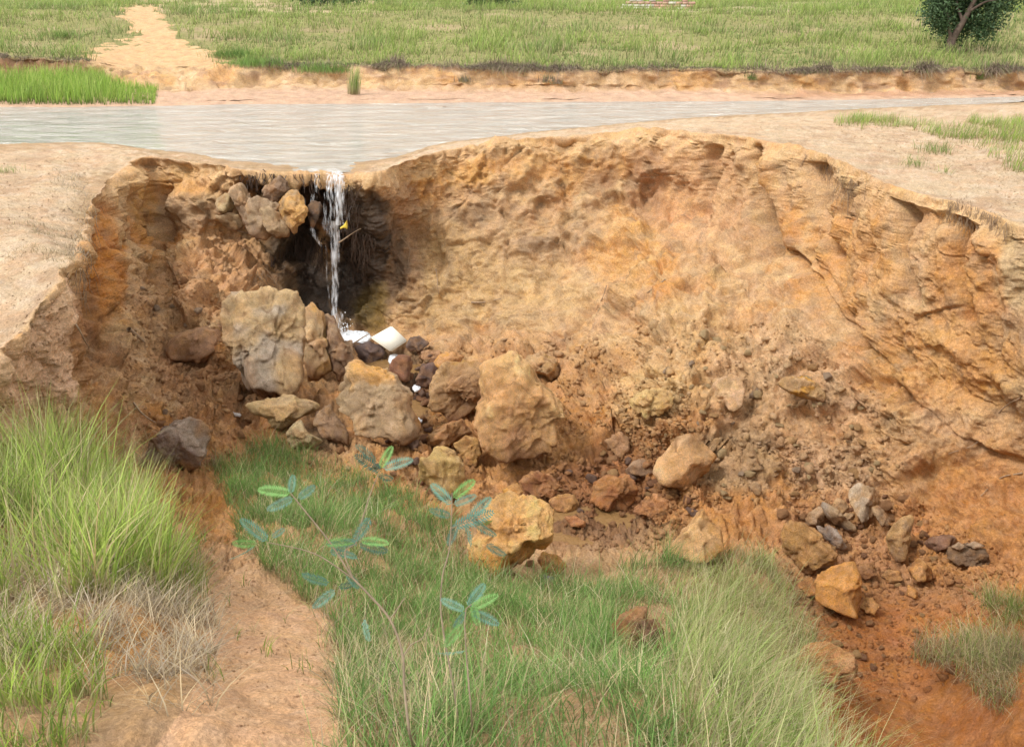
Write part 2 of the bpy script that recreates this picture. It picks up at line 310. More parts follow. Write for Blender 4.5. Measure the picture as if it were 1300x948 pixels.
# creases (negative) and bulges (positive): image polyline, width, depth
FEAT = [([(963,182),(970,215),(976,250),(982,305)],5,-.95),([(1035,215),(1042,270),(1060,330)],8,-.25),([(1150,260),(1146,320),(1160,380)],8,-.3),([(1225,280),(1220,340),(1235,400)],8,-.25),([(905,190),(900,240),(885,290)],8,-.2),([(950,200),(955,300)],9,.10),([(988,205),(998,250),(1008,300)],14,.16),([(1000,320),(1025,355),(1058,405),(1090,440)],7,-.2),([(1035,300),(1032,340),(1060,380),(1120,480),(1160,520),(1215,555),(1300,592)],8,-.11),
 ([(1048,440),(1050,470)],6,-.09),([(1090,500),(1092,530),(1115,560),(1150,570)],7,-.10),([(770,230),(790,300),(830,350),(840,400)],9,-.10),([(790,180),(820,230),(850,330)],14,.12),
 ([(690,200),(745,250),(760,330)],14,-.09),([(600,250),(680,250),(740,290),(700,330)],9,-.07),([(505,285),(520,330),(545,380),(550,420)],12,-.07),([(540,310),(545,360)],20,.08),
 ([(192,200),(198,260),(200,320),(200,400)],8,-.14),([(160,250),(158,330),(160,390),(140,425)],9,-.16),([(128,270),(126,330),(124,400)],16,-.34),([(180,215),(180,280),(172,340)],8,.10),
 ([(100,330),(96,400),(92,480),(92,600)],6,-.10),([(70,375),(45,400),(30,460)],6,-.07),([(200,340),(215,360),(235,380)],6,-.10),([(175,440),(172,520)],7,-.12),([(170,500),(190,530),(215,545)],6,-.08),
 ([(318,240),(345,236),(400,245)],13,-.42),([(380,280),(385,320),(388,380)],22,-.32),([(350,300),(370,330)],14,-.14),([(425,290),(430,350)],18,-.16),([(470,250),(465,330),(470,380)],12,-.08),
 ([(230,225),(270,240)],12,-.05),([(210,240),(265,255)],9,.05),([(1130,440),(1180,480),(1240,500),(1290,530)],12,-.07),([(1180,420),(1240,450),(1290,490)],12,.08),([(1255,305),(1285,330),(1290,400)],12,.07),
 ([(1100,500),(1130,520),(1190,545),(1290,575)],12,.08),([(900,200),(880,260),(850,320)],14,-.07),([(930,240),(950,300),(930,360)],18,.09),([(1045,200),(1050,250)],10,-.08),([(1070,240),(1085,270)],12,-.06),
 ([(650,330),(700,380),(780,400)],16,-.07),([(560,380),(640,395),(700,380)],14,.06),([(480,400),(520,430),(560,445)],8,-.08),([(1150,250),(1200,260),(1260,275)],8,.06),([(1160,275),(1230,290)],10,-.10),
 ([(870,380),(890,460),(930,560)],75,.24),([(1010,420),(1040,520)],50,.14),([(760,450),(780,520)],40,.14),([(840,560),(760,600),(700,640),(690,700),(780,690)],26,-.05)]
for pl, w, dp in FEAT:
    jx = px + 6 * noise(V, 4, 41); jy = py + 6 * noise(V, 4, 42)
    dd = segdist(jx, jy, pl); fdisp += dp * np.exp(-(dd / w) ** 2) * np.maximum(inwall * sstep(2.95, 3.25, rowT), floor) * (pd < 17)
wl_ = (inwall > .01)[:, None]; V = V + NV * disp[:, None] + np.where(wl_, HN, NV) * fdisp[:, None]
# ragged edge: bites out of the lip and the wall below it
hn = NV * (1, 1, 0) ; hn = hn / (np.linalg.norm(hn, axis=1, keepdims=True) + 1e-6)
hn = HN
P2 = V * (1, 1, 0); nib = .5 * noise(P2, 1.1, 66) + .45 * noise(P2, 3.2, 67) + .28 * noise(P2, 8, 68) + .14 * noise(P2, 19, 69)
V = V + hn * (.17 * nib * np.exp(-((rowT - 3.0) / np.where(rowT < 3, .55, .40)) ** 2))[:, None] * np.where((px > 380) & (px < 470), .3, 1)[:, None]
V[:, 2] += np.exp(-((rowT - 3.0) / .35) ** 2) * .03 * noise(P2, 5, 70) - .035 * np.exp(-((rowT - 3.05) / .1) ** 2)
lip = np.exp(-((rowT - 3.02) / .10) ** 2) * sstep(-.02, .01, V[:, 2])
V = V + np.stack([0 * px, 0 * px, lip * .01 * noise(V, 3, 61)], 1)
Gd = V.reshape(NR, NC, 3); NV = gridnormals(Gd).reshape(-1, 3)
if FLIP: NV = -NV
px, py, pd = project(V); V3 = V
# colours
c1n = fbm(V, 1.1, 4, 51); c2n = fbm(V, 3.4, 3, 57); c3n = fbm(V * (1, 1, 2.6), 2.2, 3, 63)
C = np.tile(np.array([.54, .345, .195]), (len(V), 1))
C = mixc(C, (.56, .295, .125), sstep(-.1, .5, c1n)); C = mixc(C, (.43, .285, .175), sstep(.0, .55, c2n) * .7)
C = mixc(C, (.64, .45, .26), sstep(.05, .5, c3n) * .6)
C = mixc(C, (.60, .455, .31), flat * .97); C = mixc(C, (.52, .35, .225), flat * sstep(-.15, .35, c2n) * .7); C = mixc(C, (.42, .28, .18), flat * sstep(.1, .4, fbm(V, 1.6, 5, 191, .65)) * .6); C = mixc(C, (.68, .54, .40), flat * sstep(.15, .4, fbm(V, 5, 3, 192, .65)) * .5)
C = mixc(C, (.45, .22, .09), floor * .7)
C = mixc(C, (.52, .33, .19), bank)
BL = [ # x, y, rx, ry, colour, strength
 (1120,720,170,130,(.44,.235,.12),.9),(1230,650,120,110,(.47,.235,.10),.9),(1090,830,140,70,(.35,.18,.095),.85),(1120,590,90,60,(.52,.34,.19),.5),(740,640,100,70,(.25,.115,.055),.9),(790,600,70,60,(.28,.13,.06),.8),
 (1190,460,130,70,(.47,.25,.10),.75),(1240,350,70,60,(.46,.22,.08),.7),(1290,340,30,60,(.43,.34,.21),.8),(1080,330,70,60,(.52,.30,.14),.6),(880,250,70,80,(.50,.30,.17),.7),(900,450,110,80,(.52,.34,.18),.8),
 (1000,480,110,90,(.50,.33,.20),.75),(820,500,50,40,(.58,.40,.21),.7),(930,580,60,50,(.36,.25,.15),.8),(1050,590,70,40,(.52,.35,.22),.7),(820,230,28,60,(.34,.20,.12),.8),(760,220,30,45,(.30,.18,.10),.75),
 (790,320,45,60,(.54,.33,.15),.6),(650,290,120,60,(.40,.27,.16),.7),(600,270,30,18,(.20,.13,.08),.6),(680,310,30,16,(.18,.12,.08),.6),(560,350,80,80,(.41,.275,.14),.7),(640,370,120,50,(.47,.33,.18),.6),
 (500,250,40,40,(.30,.185,.11),.8),(500,330,45,70,(.27,.165,.10),.8),(560,220,60,18,(.50,.29,.12),.7),(700,210,90,24,(.50,.29,.13),.7),
 (240,235,40,26,(.50,.27,.10),.8),(235,270,50,25,(.33,.225,.14),.8),(132,330,30,90,(.44,.19,.06),.95),(110,420,26,70,(.28,.14,.065),.85),(180,250,18,50,(.46,.25,.09),.7),(140,520,45,90,(.36,.20,.10),.7),(210,400,40,90,(.37,.22,.12),.7),  # dark blobs of the left alcove carry its shade in their colour
 (280,350,70,60,(.44,.25,.13),.85),(240,470,60,50,(.37,.20,.105),.8),(55,490,42,120,(.50,.30,.18),.95),(45,430,40,26,(.58,.40,.27),.7),(70,500,12,80,(.44,.22,.11),.6),(260,560,90,50,(.38,.20,.10),.7),(400,570,80,25,(.42,.27,.15),.7),
 (330,480,40,50,(.26,.14,.075),.6)]
jx = px + 18 * noise(V, 2.5, 71) + 7 * noise(V, 8, 73); jy = py + 14 * noise(V, 2.5, 72) + 7 * noise(V, 8, 74)
for (x, y, rx, ry, col, s) in BL:
    e = ((jx - x) / rx) ** 2 + ((jy - y) / ry) ** 2
    C = mixc(C, tuple(min(.75, (1.13 if y < 560 else 1.0) * q + .01) for q in col), s * .9 * (1 - sstep(.35, 1.2, e)) * sstep(2.8, 3.15, rowT))
# pale crust along the top of the wall, wet soil round the fall with the recess's shade painted in
C = mixc(C, (.62, .42, .24), np.exp(-((rowT - 3.1) / .22) ** 2) * .8)
C = mixc(C, (.36, .26, .17), inwall * sstep(.15, .45, fbm(V, 4.5, 3, 87)) * .4)
wet_shade = np.full(len(V), 0.0)
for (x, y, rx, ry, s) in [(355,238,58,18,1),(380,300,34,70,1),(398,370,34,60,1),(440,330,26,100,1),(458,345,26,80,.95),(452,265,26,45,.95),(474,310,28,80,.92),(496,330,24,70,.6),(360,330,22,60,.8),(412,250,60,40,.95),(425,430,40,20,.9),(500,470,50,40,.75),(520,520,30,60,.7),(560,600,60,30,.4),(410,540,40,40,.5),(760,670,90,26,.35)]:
    e = ((jx - x) / rx) ** 2 + ((jy - y) / ry) ** 2; wet_shade = np.maximum(wet_shade, s * (1 - sstep(.3, 1.15, e)))
wet_shade *= sstep(3.02, 3.2, rowT)
C = mixc(C, (.030, .019, .012), wet_shade * .97)
e = ((jx - 475) / 24) ** 2 + ((jy - 395) / 40) ** 2; C = mixc(C, (.16, .105, .03), .8 * (1 - sstep(.3, 1.1, e)) * inwall)
# damp sand at the waterline
damp = flat * (1 - sstep(.0, .035, V[:, 2] + .01 * fine)); C = mixc(C, (.44, .30, .18), damp)
# grass root soil on the bank, bare sandy path
PATHP = [(200,600),(262,625),(300,690),(345,740),(418,790),(440,860),(470,960),(190,960),(262,850),(258,760),(205,680)]
jx2 = px + 12 * noise(V, 3, 81); jy2 = py + 12 * noise(V, 3, 82)
pathm = inpoly(jx2, jy2, PATHP) * bank; C = mixc(C, (.57, .36, .22), pathm * 1.0)
C = mixc(C, (.36, .24, .14), (bank * (1 - pathm) * .75))
C = mixc(C, (.48, .24, .09), bank * (1 - pathm) * np.exp(-(((px - 150) / 80) ** 2 + ((py - 810) / 50) ** 2)))
C = mixc(C, (.36, .16, .07), bank * sstep(1000, 1060, px))
C = C * (1 + .15 * c2n[:, None] + .12 * fine[:, None])
C = mixc(C, (.70, .47, .31), inpoly(jx, jy, [(-50,430),(20,435),(84,350),(96,380),(92,640),(40,650),(-50,640)]) * inwall * .85)  # left gravel face painted paler to make up for the shade on it
lu = C.mean(1, keepdims=True); C = np.clip(lu + (C - lu) * (1.13 - .06 * flat[:, None]), 0.004, 1) * (.95 - .05 * flat[:, None])
Fg = gridfaces(NR, NC)
if FLIP: Fg = Fg[:, ::-1]
ground = link('ground', mesh_from('ground', V, Fg, M_EARTH, C, 1 - wet_shade * .85)); tag(ground, kind='structure')

# depth map of the terrain, for setting things down on it
DM = np.full((474, 650), 1e9); DI = np.full((474, 650), -1)
ok = (px > 0) & (px < 1300) & (py > 0) & (py < 948) & (pd > .5) & (rowT < 11.5) & ((NV * (CAM - V)).sum(1) > -.2)
ii = np.nonzero(ok)[0]; o_ = np.argsort(-pd[ii]); ii = ii[o_]
DM[(py[ii] / 2).astype(int), (px[ii] / 2).astype(int)] = pd[ii]; DI[(py[ii] / 2).astype(int), (px[ii] / 2).astype(int)] = ii
def hit(x, y):
    cx, cy = int(np.clip(x / 2, 0, 649)), int(np.clip(y / 2, 0, 473))
    for r in range(0, 40):
        a = DI[max(0, cy - r):cy + r + 1, max(0, cx - r):cx + r + 1]; q = a[a >= 0]
        if len(q): k = q[np.argmin(pd[q])]; return V3[k], NV[k]
    return P(x, y, -2), np.array([0, 0, 1.])
def ground_col(x, y):
    cx, cy = int(np.clip(x / 2, 3, 646)), int(np.clip(y / 2, 3, 470)); a = DI[cy - 3:cy + 4, cx - 3:cx + 4]; q = a[a >= 0]; return C[q[0]] if len(q) else None

# ------------------------------------------------------------------ far bank and plain beyond the pond
FT = [ # px column: shore y, foot(y,z), top(y,z), mid(y,z), crest(y,z)
 (-900,140,(100,.12),(80,.45),(50,.60),(18,.85)), (-250,136,(94,.14),(74,.47),(50,.60),(18,.85)), (0,135,(92,.15),(73,.47),(45,.65),(16,.95)),
 (110,135,(100,.12),(84,.38),(45,.65),(14,.95)), (160,134,(112,.10),(88,.28),(50,.60),(16,.92)), (230,133,(112,.10),(88,.30),(50,.62),(18,.9)),
 (290,132,(108,.10),(86,.36),(50,.62),(18,.9)), (420,131,(108,.10),(84,.42),(50,.60),(18,.88)), (650,129,(111,.10),(90,.42),(52,.56),(16,.88)),
 (870,128,(113,.08),(92,.40),(52,.56),(18,.86)), (1080,126,(115,.06),(93,.40),(54,.56),(20,.84)), (1300,122,(112,.05),(92,.38),(54,.56),(20,.84)), (1800,118,(108,.05),(90,.38),(54,.56),(20,.84)), (2600,118,(108,.05),(90,.38),(54,.56),(20,.84))]
FW_ = []
for (x, s, f, t, m, k) in FT:
    S = P(x, s, 0); Fp = P(x, *f); Tp = P(x, *t); Mp = P(x, *m); Kp = P(x, *k)
    if Tp[1] < Fp[1] + .08: Tp[1] = Fp[1] + .08
    U = S + (0, -1.6, -.35); dxy = Kp[:2] / Kp[1]
    T2 = Tp + (Mp - Tp) * .06; T2[2] = Tp[2] + .02
    Q1 = np.array([dxy[0] * 46, 46, .62]); Q2 = np.array([dxy[0] * 140, 140, 0.4]); Q3 = np.array([dxy[0] * 1500, 1500, 0])
    FW_.append([U, S, Fp, Tp, T2, Mp, Kp, Q1, Q2, Q3])
FR = [8, 26, 26, 8, 50, 40, 30, 10, 6]; FC = [16, 16, 40, 30, 30, 30, 50, 70, 70, 70, 70, 30, 16]
GF = loft(FW_, FR, FC, .3, .4); nr, nc = GF.shape[:2]; VF = GF.reshape(-1, 3); tF = np.repeat(params(FR), nc)
NF = gridnormals(GF).reshape(-1, 3)
sg = -1 if NF[:, 2].mean() < 0 else 1; NF = NF * sg
fx, fy, fd = project(VF)
bk = sstep(1.6, 2.1, tF) * (1 - sstep(2.9, 3.3, tF)); nzm = fbm(VF, 1.1, 4, 5); nzf = fbm(VF, 4, 3, 15)
qf1, _ = facets(VF + .1 * nzf[:, None], 1.6, 201); qf2, _ = facets(VF, 5, 202)
VF = VF + NF * (bk * (.10 * nzm + .05 * nzf + .12 * qf1 + .05 * qf2) + (1 - bk) * sstep(.9, 1.3, tF) * (.03 * nzf * (tF < 7) + .10 * noise(VF, .35, 9) * sstep(3.4, 4.5, tF) * (tF < 7)))[:, None]
VF[:, 1] += np.where((tF > 1.2) & (tF < 4), .55 * noise(VF * (1, 0, 0), .5, 19) + .12 * noise(VF * (1, 0, 0), 1.7, 29), 0)
CF = np.tile(np.array([.53, .35, .24]), (len(VF), 1))
CF = mixc(CF, (.56, .37, .20), bk); CF = mixc(CF, (.60, .42, .26), bk * sstep(0, .5, nzf) * .6); CF = mixc(CF, (.55, .31, .13), bk * sstep(.0, .4, nzm) * .7); CF = mixc(CF, (.38, .24, .15), bk * sstep(.05, .4, fbm(VF * (1, 1, 4), 2.2, 3, 88)) * .7)
CF = mixc(CF, (.46, .26, .15), sstep(1.0, 1.5, tF) * (1 - sstep(1.7, 2, tF)) * sstep(900, 1050, fx) * .8)
CF = mixc(CF, (.12, .08, .06), np.exp(-((tF - 2.95) / .12) ** 2) * .7 * (sstep(330, 430, fx) + (1 - sstep(90, 120, fx))))  # shade of the undercut painted as a dark line below the bank top
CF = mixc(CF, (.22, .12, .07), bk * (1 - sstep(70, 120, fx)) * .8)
farpath = inpoly(fx + 22 * nzm + 12 * nzf, fy + 10 * nzf, [(100,112),(120,90),(110,70),(175,50),(150,10),(200,6),(215,40),(235,55),(275,68),(290,95),(330,115)]) & (tF > 1.5)
fm = sstep(3.0, 3.3, tF); CF = mixc(CF, (.24, .23, .09), fm * .95); CF = mixc(CF, (.42, .31, .19), fm * sstep(.2, .5, fbm(VF, .55, 3, 99)) * .6)
CF = mixc(CF, (.58, .37, .20), farpath * fm * .95)
topsand = inpoly(fx, fy, [(200,-5),(200,14),(330,18),(480,16),(470,-5)]) & (tF > 6); topsand = topsand & (nzm > .0); CF = mixc(CF, (.50, .37, .24), topsand * .8)
CF = mixc(CF, (.50, .40, .28), ((np.abs(fx - 960) < 130) & (fy < 16) & (fy > 5)) * .4 * (nzm > -.1))
CF = CF * (1 + .2 * nzf[:, None])
FF = gridfaces(nr, nc); FF = FF if sg > 0 else FF[:, ::-1]
far = link('far_bank_ground', mesh_from('far_bank_ground', VF, FF, M_EARTH, CF)); tag(far, kind='structure')
for k in range(1): NF2 = gridnormals(VF.reshape(nr, nc, 3)).reshape(-1, 3) * sg

# ------------------------------------------------------------------ pond
def water_mat(name, base, rough, s1, strength, stretch):
    m, n, l, b = newmat(name); geo = n.new('ShaderNodeNewGeometry'); mp = n.new('ShaderNodeMapping'); mp.inputs['Scale'].default_value = stretch
    l.new(geo.outputs['Position'], mp.inputs[0])
    a = n.new('ShaderNodeTexNoise'); a.inputs['Scale'].default_value = s1; a.inputs['Detail'].default_value = 6; a.inputs['Roughness'].default_value = .62; a.inputs['Distortion'].default_value = .6
    l.new(mp.outputs[0], a.inputs['Vector'])
    bu = n.new('ShaderNodeBump'); bu.inputs['Strength'].default_value = strength; bu.inputs['Distance'].default_value = .42 if name == 'muddy_water' else .05; l.new(a.outputs[0], bu.inputs['Height']); l.new(bu.outputs[0], b.inputs['Normal'])
    b.inputs['Base Color'].default_value = (*base, 1); b.inputs['Roughness'].default_value = rough; b.inputs['IOR'].default_value = 2.1 if name == 'muddy_water' else 1.33; b.inputs['Specular IOR Level'].default_value = .5
    return m
M_WATER = water_mat('muddy_water', (.44, .42, .36), .08, 3.0, 1.0, (.5, 1.2, 1))
NEAR = [(-1500,190),(-700,190),(0,186),(130,190),(200,199),(250,205),(330,217),(425,219),(480,216),(545,194),(640,177),(745,166),(850,158),(960,150),(1060,150),(1180,143),(1330,126),(1700,112),(2300,108)]
wv = []; npts = [P(x, y, -.008) for x, y in NEAR]
ts = params([12] * (len(npts) - 1)); nearc = crom(np.array(npts), ts, .3)
rowsw = np.linspace(0, 1, 60)
GW = np.stack([nearc * (1, 1 - r, 1) + np.stack([0 * nearc[:, 0], np.full(len(nearc), 23.0 * r), 0 * nearc[:, 0]], 1) for r in rowsw])
vw = GW.reshape(-1, 3); vw[:, 2] += .006 * noise(vw * (1, 2.2, 1), 1.6, 4)
fw = gridfaces(*GW.shape[:2]); nz_ = np.cross(vw[fw[0, 1]] - vw[fw[0, 0]], vw[fw[0, 3]] - vw[fw[0, 0]])[2]
pond = link('pond_water', mesh_from('pond_water', vw, fw if nz_ > 0 else fw[:, ::-1], M_WATER)); tag(pond, kind='structure')

# ------------------------------------------------------------------ waterfall and stream
m, n, l, b = newmat('falling_water'); M_FALL = m
uvn = n.new('ShaderNodeAttribute'); uvn.attribute_name = 'col'
geo = n.new('ShaderNodeNewGeometry'); mp = n.new('ShaderNodeMapping'); mp.inputs['Scale'].default_value = (42, 20, 6.0); l.new(geo.outputs['Position'], mp.inputs[0])
a = n.new('ShaderNodeTexNoise'); a.inputs['Scale'].default_value = 1; a.inputs['Detail'].default_value = 6; a.inputs['Distortion'].default_value = .4; l.new(mp.outputs[0], a.inputs['Vector'])
sm = n.new('ShaderNodeMath'); sm.operation = 'MULTIPLY_ADD'; l.new(uvn.outputs['Fac'], sm.inputs[0]); sm.inputs[1].default_value = .45; l.new(a.outputs[0], sm.inputs[2])
r = n.new('ShaderNodeMapRange'); r.inputs[1].default_value = .76; r.inputs[2].default_value = 1.16; l.new(sm.outputs[0], r.inputs[0])
b.inputs['Base Color'].default_value = (.80, .84, .88, 1); b.inputs['Roughness'].default_value = .25; b.inputs['Subsurface Weight'].default_value = .0
tr = n.new('ShaderNodeBsdfTransparent'); mxs = n.new('ShaderNodeMixShader'); l.new(r.outputs[0], mxs.inputs[0]); l.new(tr.outputs[0], mxs.inputs[1]); l.new(b.outputs[0], mxs.inputs[2]); l.new(mxs.outputs[0], n['Material Output'].inputs[0])
def fall_sheet(cl_, seed, dens=1.0, nseg=16, fwd=.03):
    """cl_: list of (px, py, width px, world y). a thin bulging body of water, opaque toward its middle"""
    A = np.array(cl_, float); T = np.linspace(0, len(A) - 1, (len(A) - 1) * 14 + 1); D = crom(A, T)
    V, C, F = [], [], []
    for i, (x, y, w, wy) in enumerate(D):
        for j in range(nseg + 1):
            u = j / nseg * 2 - 1
            d = ray(x + u * w / 2, y); p = CAM + d * (wy / d[1]); bulge = fwd * (1 - u * u)
            nzv = noise(np.array([[u * 3 * w / 30 + seed, i * .12, seed]]), 1.5, 3)[0]
            p = p + np.array([0, -bulge - .025 * nzv, 0]); V.append(p)
            C.append([dens * (1 - abs(u) ** 3)] * 3)
    for i in range(len(D) - 1):
        for j in range(nseg): q = i * (nseg + 1) + j; F.append((q, q + 1, q + nseg + 2, q + nseg + 1))
    return np.array(V), np.array(F), np.array(C)
WY = 13.0
sheets = [fall_sheet([(423,214,30,13.35),(424,222,34,WY+.05),(424,240,34,WY-.05),(425,262,44,WY-.06),(424,284,44,WY-.05),(424,300,16,WY-.02)], 1, .72, 20),
          fall_sheet([(424,280,24,WY-.1),(426,300,16,WY-.02),(426,330,15,WY),(426,360,13,WY),(425,390,12,WY-.02),(428,412,14,WY-.08),(434,427,20,WY-.12)], 5, .95),
          fall_sheet([(428,217,18,13.3),(430,224,20,WY-.02),(431,250,16,WY-.1),(430,285,12,WY-.1)], 9, .95),
          fall_sheet([(417,290,8,WY),(414,320,6,WY+.05),(417,360,6,WY+.05),(418,400,6,WY)], 13, .55),
          fall_sheet([(401,214,16,13.3),(402,224,14,WY+.1),(401,240,13,WY+.05),(397,262,10,WY+.05)], 17, .62),
          fall_sheet([(386,224,6,WY+.1),(386,245,5,WY+.1),(387,262,4,WY+.1)], 21, .6),
          fall_sheet([(433,395,8,WY-.05),(440,415,8,WY-.1),(444,428,14,WY-.2)], 25, .6),
          fall_sheet([(395,285,5,WY),(399,298,10,WY-.05),(408,312,6,WY-.02)], 29, .9)]
vs, fs, cs, of = [], [], [], 0
for v_, f_, c_ in sheets: vs.append(v_); fs.append(f_ + of); cs.append(c_); of += len(v_)
wf = link('waterfall', mesh_from('waterfall', np.concatenate(vs), np.concatenate(fs), M_FALL, np.concatenate(cs)))
tag(wf, label='narrow white waterfall dropping from the pond lip down the dark wet recess', kind='structure')
# spill film over the lip and foam pool below
def on_ground_sheet(name, poly, mat, lift=.03, step=3, cols=None, dome=.0):
    xs = np.arange(min(p[0] for p in poly), max(p[0] for p in poly) + step, step); ys = np.arange(min(p[1] for p in poly), max(p[1] for p in poly) + step, step)
    X, Y = np.meshgrid(xs, ys); ins = inpoly(X.ravel(), Y.ravel(), poly).reshape(X.shape); V, F, idx = [], [], {}
    for i in range(X.shape[0]):
        for j in range(X.shape[1]):
            if ins[i, j]: idx[(i, j)] = len(V); h_, n_ = hit(X[i, j], Y[i, j]); V.append(h_)
    for (i, j) in idx:
        if (i + 1, j) in idx and (i, j + 1) in idx and (i + 1, j + 1) in idx: F.append((idx[(i, j)], idx[(i + 1, j)], idx[(i + 1, j + 1)], idx[(i, j + 1)]))
    return np.array(V), np.array(F)
M_STREAM = water_mat('stream_water', (.26, .15, .06), .12, 20, .6, (1, 1, 1))
def level_pool(poly, z, mat, name, amp=.004, step=.04):
    pts = [P(x, y, z) for x, y in poly]; xs = np.arange(min(p[0] for p in pts), max(p[0] for p in pts) + step, step); ys = np.arange(min(p[1] for p in pts), max(p[1] for p in pts) + step, step)
    X, Y = np.meshgrid(xs, ys); ins = inpoly(X.ravel(), Y.ravel(), [(p[0], p[1]) for p in pts]).reshape(X.shape)
    idx = -np.ones(X.shape, int); idx[ins] = np.arange(ins.sum()); V = np.stack([X[ins], Y[ins], np.full(ins.sum(), z)], 1); V[:, 2] += amp * noise(V, 9, 2)
    q = (idx[:-1, :-1] >= 0) & (idx[1:, :-1] >= 0) & (idx[1:, 1:] >= 0) & (idx[:-1, 1:] >= 0)
    F = np.stack([idx[:-1, :-1][q], idx[:-1, 1:][q], idx[1:, 1:][q], idx[1:, :-1][q]], 1)
    o = link(name, mesh_from(name, V, F, mat)); tag(o, kind='structure'); return o

# ------------------------------------------------------------------ rocks
import bmesh
def ico(sub):
    bm = bmesh.new(); bmesh.ops.create_icosphere(bm, subdivisions=sub, radius=1); V = np.array([v.co[:] for v in bm.verts]); F = np.array([[v.index for v in f.verts] for f in bm.faces]); bm.free(); return V, F
ICO = {k: ico(k) for k in (2, 3, 4, 5, 6)}
def facet_body(D, seed, nplanes=16, sharp=18, lo=.62, hi=1.0):
    r = np.random.default_rng(seed); n = r.normal(size=(nplanes, 3)); n /= np.linalg.norm(n, axis=1, keepdims=True)
    n = np.concatenate([n, np.eye(3), -np.eye(3)]); d = np.concatenate([r.uniform(lo, hi, nplanes), np.full(6, 1.0)])
    q = np.maximum(D @ n.T, 1e-3) / d; rad = (q ** sharp).sum(1) ** (-1 / sharp); return D * rad[:, None]
def rock(label, poly, c1, c2=None, c3=None, seed=None, thick=.85, rough=1.0, sub=5, cat='boulder', name='boulder', back=.1, nplanes=11, sharp=30, wet=0., group=None, dist=None, lo_=.52):
    """a stone whose outline seen from here follows poly, standing where its lowest point meets the ground"""
    poly = np.array(poly, float); seed = seed if seed is not None else abs(hash3(np.int64(poly[0, 0]), np.int64(poly[0, 1]), np.int64(len(poly)), 5)) % 9999
    cx, cy = (poly[:, 0].min() + poly[:, 0].max()) / 2, (poly[:, 1].min() + poly[:, 1].max()) / 2
    lowp = poly[np.argmax(poly[:, 1])]; wpx = np.ptp(poly[:, 0]); hpx = np.ptp(poly[:, 1])
    hp, hn = hit(lowp[0], lowp[1] - 2)
    th_px = thick * min(wpx, hpx) / 2
    depth = hp[1]
    d = ray(cx, cy); size = 1 / FPX * np.linalg.norm(d) * depth / d[1] * (1 / np.linalg.norm(d)) * np.linalg.norm(d)
    mpp = depth / d[1] / FPX                          # metres per pixel at that depth
    th = th_px * mpp
    cen = CAM + d * ((depth + th * back) / d[1]) if dist is None else CAM + d * (dist / d[1])
    mpp = (cen - CAM)[1] / d[1] / FPX
    f = d / np.linalg.norm(d); rt = np.cross(f, UP); rt /= np.linalg.norm(rt); up = np.cross(rt, f)
    D, F = ICO[sub]; B = facet_body(D, seed, nplanes, sharp, lo_)
    rho = np.hypot(B[:, 0], B[:, 1]); ang = np.arctan2(B[:, 1], B[:, 0])
    nb = 96; bi = ((ang + math.pi) / (2 * math.pi) * nb).astype(int) % nb; mxr = np.zeros(nb); np.maximum.at(mxr, bi, rho)
    for _ in range(3): mxr = np.maximum(mxr, .999 * (np.roll(mxr, 1) + np.roll(mxr, -1)) / 2)
    # target radius of the polygon from its centre
    A = np.linspace(-math.pi, math.pi, 361); tr_ = np.full(361, 1e9)
    pp = np.stack([poly[:, 0] - cx, cy - poly[:, 1]], 1)
    for k in range(361):
        dx, dy = math.cos(A[k]), math.sin(A[k]); best = 0
        for i in range(len(pp)):
            p, q = pp[i], pp[(i + 1) % len(pp)]; e = q - p; den = dx * e[1] - dy * e[0]
            if abs(den) < 1e-9: continue
            t = (p[0] * e[1] - p[1] * e[0]) / den; s = (p[0] * dy - p[1] * dx) / den
            if t > 0 and -1e-6 <= s <= 1 + 1e-6: best = max(best, t)
        tr_[k] = best if best > 0 else min(wpx, hpx) / 2
    tgt = np.interp(ang, A, tr_); cur = np.interp(ang, (np.arange(nb) + .5) / nb * 2 * math.pi - math.pi, mxr, period=2 * math.pi)
    tr_ = np.convolve(np.concatenate([tr_[-4:-1], tr_, tr_[1:4]]), np.ones(7) / 7, 'valid'); tgt = np.interp(ang, A, tr_); blend = sstep(0, .35, rho); sc = tgt / cur * blend + (1 - blend) * np.median(tr_)
    L = np.stack([B[:, 0] * sc, B[:, 1] * sc, B[:, 2] * th_px], 1) * mpp
    sz = min(wpx, hpx) * mpp
    n_ = L / (np.linalg.norm(L, axis=1, keepdims=True) + 1e-9); S = L / sz
    e1_, e2_, ei_ = cells(S + seed, 2.6, seed); k1 = fbm(S, 2.0, 3, seed + 1); k2 = fbm(S, 6, 4, seed + 2, .6); rg = fbm(S * (1, 1, 1), 3.2, 3, seed + 3, .55, True)
    Sw = S + .05 * k2[:, None]; q1_, g1_ = facets(Sw, 1.9, seed + 20); q2_, g2_ = facets(Sw, 5.0, seed + 21, .8); q3_, g3_ = facets(Sw, 14, seed + 22, .8)
    L = L + n_ * (sz * rough * (.010 * k1 + .010 * k2 + .10 * q1_ + .048 * q2_ + .018 * q3_))[:, None]
    X = cen + L[:, :1] * rt + L[:, 1:2] * up - L[:, 2:3] * f
    c2 = c2 or tuple(.8 * c for c in c1); Cc = np.tile(np.array(c1, float), (len(X), 1))
    Cc = mixc(Cc, c2, sstep(-.1, .35, fbm(S, 1.6, 3, seed + 7)))
    if c3 is not None: Cc = mixc(Cc, c3, sstep(.0, .3, fbm(S + 5, 1.1, 3, seed + 9)))
    Cc = Cc * (1 + .2 * k2[:, None])
    # soil smeared where it stands in the ground
    Cc = mixc(Cc, (.44, .25, .12), .35 * sstep(.05, .4, fbm(S + 9, 2.2, 3, seed + 12)))
    Cc = Cc * (1 + .25 * q1_[:, None] + .12 * q2_[:, None])
